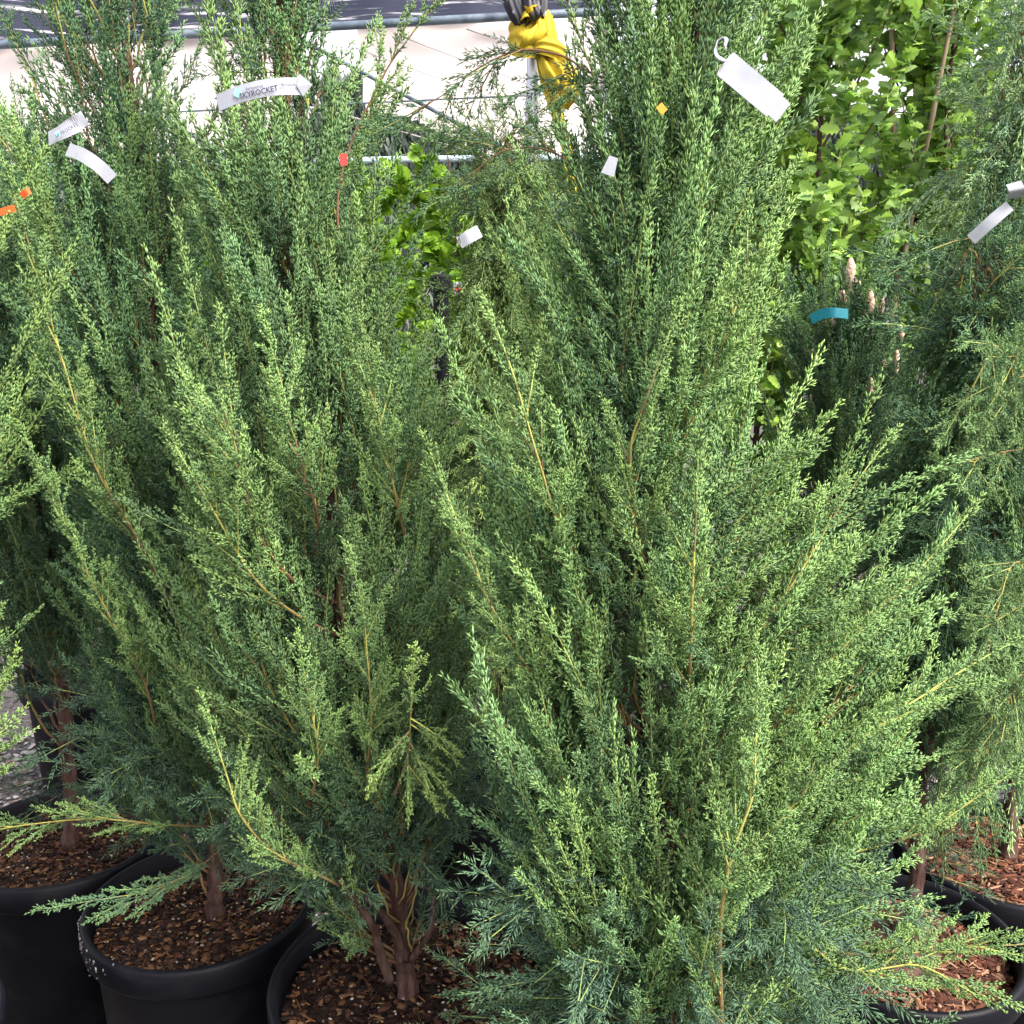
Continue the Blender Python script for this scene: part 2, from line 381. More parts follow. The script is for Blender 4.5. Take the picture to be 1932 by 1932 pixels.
# ------------------------------------------------------------------ junipers
def interp3(zs, tab): return np.array([np.interp(zs, tab[:, 0], tab[:, k]) for k in range(1, tab.shape[1])]).T
def juniper(name, label, group, x, y, potr, poth, trunk, env, seed, nlimb=60, style='scale', slope=(1.25, 2.0), pl=.19, spacing=.0255, tone=(1, 1, 1), yellow=.5, blue=.2, trr=.017,
            depthf=.85, mulch='bark', extra=None, zmin=.5, inner=1., rs=1., sticks=(), droop=False, frontcap=.36, hidden=False, bareb=.25, rsweep=None, win=()):
    WIN[:] = win
    root = empty(name, (x, y, 0)); tag(root, label, 'potted juniper' if 'juniper' in name else 'potted plant', group)
    add_pot(root, x, y, potr, poth, seed, mulch, hidden=hidden)
    rng = np.random.default_rng(seed)
    tp = np.array([P(*q) for q in trunk]); base = np.array([[x + (tp[0][0]-x)*.5, y + (tp[0][1]-y)*.5, poth-.06]])
    tp = np.vstack([base, tp]); tc = curve(tp, 14); m = len(tc)
    kz = tc[:, 2]
    rad = trr*(1 - .72*(kz-kz.min())/(kz.max()-kz.min()+1e-6))
    rad = rad*(1 + .35*np.exp(-((kz-kz.min())/.05)**2)) + .001*rng.standard_normal(m)
    b = MB(); wob = np.cumsum(rng.normal(0, .0012, tc.shape), 0); wob -= np.linspace(0, 1, m)[:, None]*wob[-1]
    tc = tc + wob
    b.tube(tc, rad, 10, caps=True, jit=.08, rng=rng)
    for st in sticks:
        q = np.array([P(*s_) for s_ in st[1:]]); b.tube(curve(q, 8), np.linspace(st[0], st[0]*.6, len(curve(q, 8))), 8, jit=.06, rng=rng)
    b.build('trunk', M['bark'], root, smooth=True)
    tt = tc[np.argsort(tc[:, 2])]
    def trunk_at(z): return np.array([np.interp(z, tt[:, 2], tt[:, 0]), np.interp(z, tt[:, 2], tt[:, 1]), z])
    # envelope rows -> (z, xl, xr) on the trunk's plane
    rows = []
    for (py, xl, xr) in env:
        # find z on the trunk depth at that row
        Yt = y
        for _ in range(3):
            zz = P(0, py, Yt)[2]; Yt = trunk_at(np.clip(zz, tt[0, 2], tt[-1, 2]))[1]
        rows.append((P(0, py, Yt)[2], P(xl, py, Yt)[0], P(xr, py, Yt)[0]))
    rows = np.array(sorted(rows))
    zlo, zhi = max(zmin, rows[0, 0]), rows[-1, 0]
    fo = Foliage(seed+1)
    up = np.array([0, 0, 1.])
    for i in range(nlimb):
        zt = zlo + (zhi-zlo)*((i + rng.random())/nlimb)**.92
        az = i*2.39996 + rng.normal(0, .25)
        c, s_ = math.cos(az), math.sin(az)
        if s_ > .35 and rng.random() < .35: s_ = -s_          # a few more on the side the light and the path are on
        xl, xr = interp3(zt, rows)
        tz = trunk_at(min(zt, tt[-1, 2])); rx = max(.05, (xr - tz[0]) if c > 0 else (tz[0] - xl))
        half = max(.08, (xr-xl)/2); ry = min(half*depthf, frontcap)
        Rr = 1/math.sqrt((c/rx)**2 + (s_/ry)**2)*rng.uniform(.62, .98)
        Rr = max(.04, Rr - pl*.35)
        out = np.array([c, s_, 0])
        tip = np.array([tz[0], tz[1], zt]) + out*Rr
        sl_ = rng.uniform(*slope)
        swp = rsweep is not None and c > .1 and zt < 1.38
        if swp: sl_ = rng.uniform(*rsweep)
        z0 = zt - Rr*sl_ - (.05 if not droop else -.02)
        z0 = max(z0, kz.min()+.05 + rng.uniform(0, .08) if not droop else .3)
        z0 = min(z0, tt[-1, 2] - .02)
        st = trunk_at(z0)
        ctrl = st*.45 + tip*.55 + out*Rr*.22 - up*(zt-z0)*.12
        if droop: ctrl = st*.5 + tip*.5 + up*.12*rng.uniform(.5, 1.4)
        tq = np.linspace(0, 1, 10)[:, None]
        lp = (1-tq)**2*st + 2*tq*(1-tq)*ctrl + tq**2*tip + np.cumsum(rng.normal(0, .003, (10, 3)), 0)
        L = np.linalg.norm(np.diff(lp, axis=0), axis=1).sum()
        r0 = min(.0062, .0018 + L*.006)
        yl = np.clip(yellow + rng.normal(0, .2), 0, 1)
        fo.limb(lp, r0, .0014, B_STEM*rng.uniform(.8, 1.3), O_STEM if rng.random() < .5 else Y_STEM*.9)
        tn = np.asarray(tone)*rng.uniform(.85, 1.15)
        npl = max(3, int(L/spacing))
        for j in range(npl):
            f = bareb + (1-bareb)*(j + rng.random()*.8)/npl
            f = min(f, .99); k = f*9; a = int(k); pos = lp[a]*(1-(k-a)) + lp[a+1]*(k-a)
            tg = lp[a+1] - lp[a]; tg /= np.linalg.norm(tg)
            d = perp(tg, rng, rng.uniform(.25, .7)) + up*(.25 if not droop and not swp else -.15 if droop else .0) + out*(.12 if not swp else .22); d /= np.linalg.norm(d)
            ln = pl*rng.uniform(.5, 1.25)*(1.05 - .25*f)
            if f < .5 and style != 'loose' and rng.random() < .42:
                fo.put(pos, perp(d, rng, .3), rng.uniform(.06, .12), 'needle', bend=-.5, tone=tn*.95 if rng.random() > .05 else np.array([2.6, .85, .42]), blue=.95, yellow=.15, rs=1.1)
            else:
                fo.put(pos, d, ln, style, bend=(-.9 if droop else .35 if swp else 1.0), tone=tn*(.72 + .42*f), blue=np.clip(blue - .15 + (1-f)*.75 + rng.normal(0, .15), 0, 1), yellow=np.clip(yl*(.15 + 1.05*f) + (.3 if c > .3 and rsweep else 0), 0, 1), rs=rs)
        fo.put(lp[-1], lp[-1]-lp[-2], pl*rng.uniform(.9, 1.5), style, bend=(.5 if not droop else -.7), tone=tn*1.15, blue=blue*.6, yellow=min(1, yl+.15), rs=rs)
    # short juvenile tufts straight off the trunk
    for i in range(int(120*inner)):
        z = rng.uniform(kz.min()+.12, min(kz.max(), 2.1)); p = trunk_at(z); a = rng.uniform(0, 6.28)
        d = np.array([math.cos(a), math.sin(a), rng.uniform(-.2, .8)])
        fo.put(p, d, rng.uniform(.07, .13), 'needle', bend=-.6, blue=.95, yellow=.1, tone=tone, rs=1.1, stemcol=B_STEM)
    if extra: extra(fo, rng)
    fo.tw.build('branches', M['limb'], root, smooth=True, color=True)
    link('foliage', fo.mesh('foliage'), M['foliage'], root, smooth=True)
    return root

def strand(fo, pts, r0, r1, c0, c1, start, every, ln, kind='scale', spread=.6, yellow=.8, blue=.1, bend=.4, tone=(1.1, 1.1, 1.05), tipL=.12, lift=.2, rs=1.):
    """a hand-placed limb through photo points, dressed with plumes from START on"""
    lp = curve(np.array([P(*q) for q in pts]), 8); rng = fo.rng; keep = list(WIN); WIN[:] = []
    fo.limb(lp, r0*.56, r1*.6, c0, c1, 6)
    seg = np.linalg.norm(np.diff(lp, axis=0), axis=1); cum = np.concatenate([[0], np.cumsum(seg)]); Lt = cum[-1]
    s_ = Lt*start
    while s_ < Lt*.985:
        pos = np.array([np.interp(s_, cum, lp[:, k]) for k in range(3)]); k = min(len(seg)-1, np.searchsorted(cum, s_))
        tg = lp[min(k+1, len(lp)-1)] - lp[max(k-1, 0)]; tg /= np.linalg.norm(tg)
        d = perp(tg, rng, rng.uniform(.6, 1.2)*spread) + np.array([0, 0, lift])
        fo.put(pos, d, ln*rng.uniform(.6, 1.3)*(1.1-.5*s_/Lt), kind, bend=bend, yellow=yellow, blue=blue, tone=tone, rs=rs)
        s_ += every*rng.uniform(.6, 1.4)
    fo.put(lp[-1], lp[-1]-lp[-2], tipL, kind, bend=0, yellow=yellow, blue=blue, tone=tone, rs=rs)
    WIN[:] = keep

GRP = 'junipers growing in black nursery pots'
BST = B_STEM*1.5

def skirt(fo, rng, cx, cy, z0, z1, n, q0, q1, L=.2, down=0.):
    for _ in range(n):
        a = rng.uniform(0, 6.28); q = rng.uniform(q0, q1); p0 = np.array([cx + q*math.cos(a), cy + q*math.sin(a)*.8, rng.uniform(z0, z1)])
        d = np.array([math.cos(a), math.sin(a), rng.uniform(0, 1.0) - down])
        pts = fo.put(p0, d, L*rng.uniform(.6, 1.2), 'scale' if rng.random() < .4 else 'needle', bend=rng.uniform(-1.2, .4), blue=.9, yellow=.2)
        for k in (0, 2, 4): fo.put(pts[k], perp(d/np.linalg.norm(d), rng, .7), .09, 'needle', bend=-.5, blue=.95, yellow=.15, rs=1.05)
# C: the front left-of-centre plant
def exC(fo, rng):
    skirt(fo, rng, -.28, 1.56, .56, .84, 34, .01, .07, .10)
    skirt(fo, rng, -.10, 1.58, .56, .85, 16, .01, .08, .12)
    strand(fo, [(640, 1140, 1.52), (560, 1100, 1.44), (495, 1020, 1.38), (455, 900, 1.34), (440, 800, 1.33)], .0055, .002, BST, O_STEM, .35, .022, .11)
    strand(fo, [(660, 1210, 1.5), (560, 1160, 1.42), (480, 1090, 1.36), (400, 960, 1.33)], .005, .002, BST, Y_STEM, .4, .022, .12)
    strand(fo, [(700, 1700, 1.5), (620, 1660, 1.42), (520, 1610, 1.36), (455, 1540, 1.33), (430, 1470, 1.32)], .0045, .0018, BST, Y_STEM, .25, .022, .09)
    strand(fo, [(745, 1500, 1.40), (770, 1420, 1.33), (775, 1345, 1.28)], .003, .0012, BST, Y_STEM, .45, .016, .05, yellow=1, tone=(1.15, 1.1, 1.0), lift=-1.2, bend=-2, spread=.8)
    strand(fo, [(690, 1480, 1.44), (700, 1350, 1.34), (690, 1200, 1.3)], .004, .0015, BST, Y_STEM, .3, .018, .07)
    strand(fo, [(590, 1060, 1.5), (600, 980, 1.42), (570, 880, 1.36), (540, 760, 1.34)], .004, .0015, BST, O_STEM, .3, .022, .11)
    strand(fo, [(770, 1040, 1.48), (750, 950, 1.4), (725, 840, 1.36), (705, 740, 1.33)], .004, .0015, BST, Y_STEM, .25, .02, .08)
    strand(fo, [(640, 900, 1.56), (650, 600, 1.55), (640, 350, 1.56), (720, 150, 1.56), (780, 60, 1.56)], .005, .0018, BST, O_STEM, .35, .035, .10, spread=.5)
    strand(fo, [(590, 1500, 1.4), (600, 1420, 1.34), (585, 1330, 1.3)], .0035, .0015, BST, Y_STEM, .15, .018, .08)
envC = [(-220, 440, 640), (-60, 380, 690), (100, 360, 735), (300, 330, 735), (500, 330, 735), (620, 320, 800), (720, 310, 880), (900, 290, 930), (1100, 255, 930), (1300, 280, 940), (1500, 390, 930), (1650, 450, 870), (1760, 540, 830)]
juniper('potted_juniper', 'upright green juniper in the front black pot left of centre, its bare split trunk showing', GRP, -.166, 1.54, .25, .42,
        [(760, 1780, 1.535), (735, 1600, 1.54), (660, 1300, 1.56), (645, 1130, 1.57), (620, 900, 1.58), (560, 500, 1.60), (525, 100, 1.62), (510, -200, 1.62)], envC, 11, nlimb=118, trr=.016,
        extra=exC, zmin=.52, win=[(650, 1170, 32, 110, .75), (625, 930, 26, 70, .7), (760, 1730, 60, 110, .9), (520, 60, 16, 100, .6), (820, 480, 55, 130, .65), (560, 90, 300, 190, .36)], yellow=.5, sticks=[(.009, (765, 1810, 1.53), (740, 1750, 1.50), (690, 1690, 1.46)), (.007, (775, 1810, 1.53), (810, 1760, 1.5), (820, 1690, 1.5)), (.0085, (735, 1850, 1.50), (715, 1790, 1.48), (700, 1740, 1.46), (640, 1660, 1.42))])

# D: the big plant right of centre
def exD(fo, rng):
    strand(fo, [(1365, 1990, 1.06), (1358, 1800, 1.08), (1365, 1690, 1.08), (1385, 1600, 1.08), (1420, 1500, 1.08), (1425, 1420, 1.08)], .0055, .002, O_STEM*.8, Y_STEM, .02, .020, .10, spread=.8)
    strand(fo, [(1480, 1720, 1.22), (1560, 1790, 1.2), (1680, 1800, 1.2), (1800, 1790, 1.2), (1880, 1785, 1.2)], .004, .0016, O_STEM*.6, Y_STEM, .25, .018, .06, spread=.55)
    strand(fo, [(1500, 1760, 1.2), (1600, 1830, 1.18), (1720, 1820, 1.18), (1780, 1840, 1.17)], .003, .0014, Y_STEM, Y_STEM, .2, .018, .055, spread=.55)
    strand(fo, [(1380, 1640, 1.2), (1550, 1620, 1.2), (1680, 1590, 1.2), (1760, 1560, 1.2), (1820, 1520, 1.2)], .004, .0016, Y_STEM, Y_STEM, .2, .02, .07, spread=.5)
    strand(fo, [(1380, 140, 1.4), (1230, 170, 1.4), (1120, 140, 1.38), (1060, 105, 1.36), (980, 95, 1.36), (900, 130, 1.36), (850, 170, 1.37), (800, 200, 1.38)], .0032, .0012, BST, O_STEM, .35, .05, .07, kind='loose', lift=-.55, bend=-1.5, yellow=.2, blue=.6, tone=(.8, .85, .85), tipL=.08)
    strand(fo, [(1200, 420, 1.4), (1130, 360, 1.38), (1080, 310, 1.36), (1020, 280, 1.36), (950, 285, 1.37), (900, 320, 1.38)], .0028, .0012, BST, O_STEM, .3, .04, .06, kind='loose', lift=0, bend=-.5, yellow=.2, blue=.6, tone=(.85, .9, .85), tipL=.08)
    strand(fo, [(1230, 1100, 1.3), (1200, 1000, 1.2), (1190, 850, 1.17), (1210, 780, 1.16)], .004, .0016, BST, Y_STEM, .15, .02, .09)
    strand(fo, [(1130, 1100, 1.3), (1060, 1000, 1.2), (1020, 880, 1.17), (985, 760, 1.17)], .0035, .0015, O_STEM, Y_STEM, .2, .02, .09)
    strand(fo, [(1300, 1320, 1.2), (1305, 1150, 1.14), (1310, 1040, 1.13)], .0045, .002, O_STEM, Y_STEM, .1, .022, .08)
    strand(fo, [(1080, 1400, 1.3), (990, 1250, 1.22), (920, 1130, 1.2), (880, 1030, 1.2)], .0035, .0015, O_STEM, Y_STEM, .2, .02, .08)
    strand(fo, [(1240, 1500, 1.26), (1350, 1350, 1.2), (1430, 1200, 1.18), (1510, 1080, 1.2), (1570, 980, 1.22)], .005, .0016, O_STEM, Y_STEM, .2, .022, .10, spread=.5)
    strand(fo, [(1250, 1650, 1.26), (1400, 1450, 1.18), (1520, 1300, 1.16), (1620, 1190, 1.18), (1700, 1110, 1.2)], .005, .0016, O_STEM, Y_STEM, .2, .022, .10, spread=.5)
    strand(fo, [(1260, 1750, 1.22), (1420, 1600, 1.14), (1560, 1450, 1.14), (1670, 1360, 1.16), (1760, 1300, 1.18)], .005, .0016, O_STEM, Y_STEM, .2, .022, .09, spread=.5)
    strand(fo, [(1250, 1000, 1.34), (1300, 800, 1.26), (1360, 650, 1.24), (1420, 500, 1.26)], .0045, .0016, O_STEM, Y_STEM, .2, .025, .10, spread=.45)
    skirt(fo, rng, .24, 1.24, .48, .85, 44, .03, .16, .12)
    for _ in range(26):   # the low skirt hides the pot
        a = rng.uniform(0, 6.28); q = rng.uniform(.03, .14); p0 = np.array([.234 + q*math.cos(a), 1.24 + q*math.sin(a)*.8, rng.uniform(.42, .62)])
        d = np.array([math.cos(a), math.sin(a) - .5, rng.uniform(.1, .8)])
        pts = fo.put(p0, d, .18, 'scale', bend=rng.uniform(-1, .6), blue=.7, yellow=.3)
        for k in (1, 2, 3, 4): fo.put(pts[k], perp(d/np.linalg.norm(d), rng, .6), .1, 'needle' if rng.random() < .5 else 'scale', bend=0, blue=.8, yellow=.25)
envD = [(-220, 1250, 1400), (-60, 1215, 1430), (150, 1195, 1440), (300, 1150, 1440), (450, 1040, 1450), (600, 1010, 1460), (720, 980, 1470), (820, 960, 1500), (1000, 900, 1590), (1200, 890, 1690), (1400, 900, 1730), (1550, 900, 1740), (1700, 950, 1700), (1800, 980, 1620), (1930, 1040, 1540)]
juniper('potted_juniper', 'widest juniper, bushy and leaning right, filling the middle right down to the bottom edge', GRP, .234, 1.24, .25, .42,
        [(1250, 1820, 1.25), (1240, 1500, 1.28), (1225, 1100, 1.31), (1215, 700, 1.34), (1225, 500, 1.36), (1255, 250, 1.38), (1300, 100, 1.40), (1320, -200, 1.42)], envD, 23, nlimb=225, trr=.016,
        extra=exD, zmin=.5, rsweep=(.35, .85), win=[(830, 540, 40, 50, .6), (1212, 590, 20, 120, .8), (1262, 220, 15, 90, .7), (1180, 1350, 30, 70, .7), (1075, 200, 62, 150, .8), (1010, 60, 60, 60, .8), (1240, 900, 20, 80, .6), (1640, 640, 110, 130, .85), (1300, -20, 300, 160, .3)], yellow=.5, blue=.2, tone=(1.05, 1.06, 1.02), slope=(.75, 1.35), depthf=.62, frontcap=.26, sticks=[])

# B: left plant
def exB(fo, rng):
    skirt(fo, rng, -.64, 1.78, .56, .90, 44, .01, .07, .10)
    strand(fo, [(400, 1560, 1.72), (300, 1555, 1.62), (180, 1545, 1.58), (60, 1555, 1.58), (-30, 1570, 1.58)], .0035, .0015, O_STEM, Y_STEM, .25, .022, .06, spread=.45, lift=-.1, bend=-.3)
    strand(fo, [(430, 1590, 1.7), (370, 1640, 1.6), (290, 1680, 1.55), (235, 1690, 1.53)], .0028, .0012, BST, Y_STEM, .3, .02, .045, spread=.5, lift=-.1, yellow=.3, blue=.7)
    strand(fo, [(300, 1400, 1.72), (270, 1280, 1.62), (200, 1150, 1.56), (150, 1050, 1.54), (110, 960, 1.53)], .0045, .0016, BST, Y_STEM, .25, .024, .09, spread=.5)
    strand(fo, [(330, 1150, 1.72), (250, 1000, 1.62), (180, 880, 1.58), (130, 720, 1.56), (60, 480, 1.56)], .0045, .0016, BST, Y_STEM, .25, .026, .10, spread=.45)
    strand(fo, [(200, 620, 1.8), (120, 480, 1.72), (50, 330, 1.7), (0, 260, 1.7)], .004, .0016, BST, Y_STEM, .25, .026, .10, spread=.45)
envB = [(-220, 40, 260), (-60, -10, 330), (100, -30, 360), (300, -20, 370), (500, -10, 380), (700, 10, 400), (900, 60, 420), (1100, 90, 430), (1300, 110, 440), (1450, 160, 440), (1560, 230, 460), (1640, 290, 470)]
juniper('potted_juniper', 'juniper in the black pot with a chipped chalky rim, crown leaning to the left edge', GRP, -.613, 1.79, .22, .40,
        [(410, 1640, 1.79), (395, 1450, 1.79), (350, 1200, 1.80), (300, 800, 1.82), (285, 600, 1.82), (260, 300, 1.84), (200, -150, 1.86)], envB, 37, nlimb=115, trr=.016,
        extra=exB, zmin=.54, win=[(287, 600, 18, 70, .7), (200, 90, 420, 190, .34)], yellow=.4, blue=.4, tone=(1.05, 1.08, 1.08))

rng = np.random.default_rng(66)
def chalk(n):
    a = R(205) + rng.normal(0, .28, n); return np.stack([-.613 + .2215*np.cos(a), 1.79 + .2215*np.sin(a), .382 + rng.normal(0, .012, n)], -1)
V, F, cc = scatter_lumps(90, chalk, .0015, .005, [(.30, .28, .31), (.22, .21, .24), (.36, .33, .34)], rng, (.5, .5, 1.3))
bo = [o for o in C.objects if o.get('label', '').startswith('juniper in the black pot with a chipped')][0]
co = link('chalk_stain', mesh('chalk_stain', V, F, cc), M['chip'], bo); co['kind'] = 'stuff'
# A: dark plant at the far left, and the one past the left edge
envA = [(500, -150, 30), (700, -160, 60), (900, -150, 110), (1100, -120, 150), (1300, -90, 190), (1450, -40, 190)]
juniper('potted_juniper', 'dark thin juniper with a bare brown trunk standing in the leftmost pot', GRP, -.99, 2.04, .22, .40,
        [(135, 1560, 2.04), (125, 1400, 2.05), (105, 1100, 2.06), (60, 700, 2.08), (30, 520, 2.1)], envA, 41, nlimb=75, trr=.017, zmin=.78, yellow=.2, blue=.5, tone=(.75, .75, .75), inner=.5, bareb=.45)
envZ = [(640, -420, -40), (760, -450, 50), (950, -460, 70), (1100, -450, 80), (1300, -450, 60), (1500, -400, 40), (1680, -350, 0)]
juniper('potted_juniper', 'yellow green juniper reaching in from beyond the left edge, only branch tips in view', GRP, -1.06, 1.42, .22, .40,
        [(-330, 1700, 1.42), (-320, 1300, 1.43), (-310, 900, 1.45), (-300, 500, 1.46)], envZ, 43, nlimb=75, trr=.016, zmin=.55, yellow=.75, blue=.15, tone=(.95, .95, .85), slope=(.5, 1.1), inner=.3)

# E and F: looser plants on the right
def exE(fo, rng):
    strand(fo, [(1760, 700, 1.9), (1850, 560, 1.75), (1940, 470, 1.7)], .003, .0014, BST, Y_STEM, .2, .03, .09, kind='loose', lift=-.2, bend=-.6)
    for k in range(13):
        py = rng.uniform(620, 1500); px = rng.uniform(1900, 2010)
        strand(fo, [(px+15, py, 1.62), (px-60, py-10+rng.uniform(-30, 30), 1.5), (px-rng.uniform(80, 130), py+rng.uniform(0, 70), 1.42)], .0022, .0012, O_STEM, Y_STEM, .05, .03, .06, kind='loose', lift=-.1, bend=-.6, yellow=.6, blue=.3, tone=(1.0, 1.0, .95), spread=.5, tipL=.08)
envE = [(520, 1800, 1900), (620, 1770, 1950), (760, 1730, 2000), (900, 1710, 2020), (1100, 1700, 2020), (1300, 1720, 2010), (1500, 1760, 1990)]
eo = juniper('potted_juniper', 'loose dark juniper in the lower right pot with an exposed root ball', GRP, .725, 1.68, .215, .40,
        [(1715, 1740, 1.66), (1740, 1400, 1.72), (1790, 1000, 1.76), (1830, 700, 1.8), (1850, 540, 1.82)], envE, 53, nlimb=95, style='loose', slope=(.2, .7), pl=.19, spacing=.034, trr=.017, mulch='red', extra=exE,
        zmin=.80, win=[(1610, 650, 110, 230, .85)], yellow=.3, blue=.5, tone=(.75, .8, .78), droop=True, inner=.6)
envF = [(60, 1850, 2060), (250, 1820, 2080), (450, 1800, 2100), (700, 1780, 2120), (1000, 1760, 2120), (1300, 1780, 2110), (1450, 1800, 2100)]
juniper('potted_juniper', 'airy juniper with arching grey green shoots filling the right edge', GRP, 1.066, 1.98, .23, .40,
        [(1900, 1560, 2.0), (1925, 1200, 2.0), (1940, 800, 2.02), (1930, 400, 2.04), (1935, 60, 2.05)], envF, 59, nlimb=75, style='loose', slope=(.2, .8), pl=.2, spacing=.036, trr=.016, mulch='red',
        zmin=.85, win=[(1610, 620, 110, 230, .85), (1700, 200, 90, 260, .6)], yellow=.35, blue=.3, tone=(1.9, 1.65, 1.75), droop=True, inner=.6)
# the exposed root ball in pot E
b = MB(); rng = np.random.default_rng(8)
n1, n2 = 20, 12; ph = np.linspace(0, math.pi*.5, n2); th = np.arange(n1)/n1*2*np.pi
Vr = []
for p_ in ph[::-1]:
    for t_ in th:
        k = 1 + .10*math.sin(3*t_+1)*math.sin(p_*2) + .06*math.sin(7*t_+p_*5)
        Vr.append([.095*k*math.sin(p_)*math.cos(t_)+.71, .085*k*math.sin(p_)*math.sin(t_)+1.69, .345 + .075*k*math.cos(p_)])
i = np.arange(n2-1)[:, None]*n1; j = np.arange(n1)[None]; k = (j+1) % n1
b.add(Vr, np.stack([i+j, i+k, i+n1+k, i+n1+j], -1).reshape(-1, 4))
b.build('root_ball', M['bark'], eo, smooth=True)

# M: the airy plant seen in the gap, and plants in the row behind
envM = [(285, 900, 1000), (400, 880, 1060), (520, 890, 1090), (650, 890, 1120), (800, 760, 1150), (1000, 740, 1180), (1250, 780, 1160)]
juniper('potted_juniper', 'airy olive green juniper standing in the gap behind the two front junipers', GRP, -.02, 2.45, .22, .40,
        [(955, 1300, 2.45), (960, 900, 2.45), (955, 600, 2.46), (945, 300, 2.46)], envM, 61, nlimb=130, style='loose', slope=(.15, .6), pl=.2, spacing=.034, trr=.014, zmin=.6, win=[(810, 450, 70, 130, .75)], yellow=.4, blue=.1, tone=(1.3, 1.15, .95), droop=True, frontcap=.3, hidden=True)
envG = [(330, 0, 120), (600, -60, 240), (850, -80, 330), (1200, -80, 360), (1400, -60, 360)]
juniper('potted_juniper', 'dark juniper in the row behind the left side plants, mostly hidden', GRP, -1.3, 3.0, .22, .40,
        [(60, 1200, 3.0), (70, 800, 3.0), (70, 450, 3.0)], envG, 67, nlimb=70, slope=(1, 1.6), spacing=.05, trr=.014, zmin=.6, yellow=.2, blue=.7, tone=(.7, .75, .75), hidden=True, inner=.3)
envH = [(480, 480, 620), (640, 400, 700), (900, 360, 820), (1200, 360, 840), (1450, 380, 820)]
juniper('potted_juniper', 'dark juniper seen low between the left and the front left junipers', GRP, -.42, 2.5, .22, .40,
        [(570, 1200, 2.5), (575, 800, 2.5), (570, 540, 2.5)], envH, 71, nlimb=70, slope=(1, 1.6), spacing=.05, trr=.014, zmin=.6, yellow=.25, blue=.7, tone=(.75, .8, .8), hidden=True, inner=.3)
envJ = [(700, 1020, 1180), (850, 960, 1240), (1000, 900, 1280), (1300, 880, 1300), (1450, 900, 1280)]
juniper('potted_juniper', 'dark juniper low behind the widest juniper, seen only through gaps at its left', GRP, .16, 2.9, .22, .40,
        [(1090, 1200, 2.9), (1090, 900, 2.9), (1095, 720, 2.9)], envJ, 79, nlimb=70, slope=(.8, 1.4), spacing=.05, trr=.014, zmin=.5, yellow=.25, blue=.6, tone=(.7, .75, .75), hidden=True, inner=.3)
envI = [(640, 1480, 1660), (800, 1440, 1720), (1000, 1420, 1780), (1300, 1400, 1800), (1500, 1420, 1780)]
juniper('potted_juniper', 'dark juniper behind the widest juniper, showing beneath the pine', GRP, .66, 2.45, .22, .40,
        [(1590, 1250, 2.45), (1590, 900, 2.45), (1580, 680, 2.45)], envI, 73, nlimb=70, slope=(.8, 1.4), spacing=.05, trr=.014, zmin=.6, yellow=.25, blue=.6, tone=(.7, .75, .75), hidden=True, inner=.3)

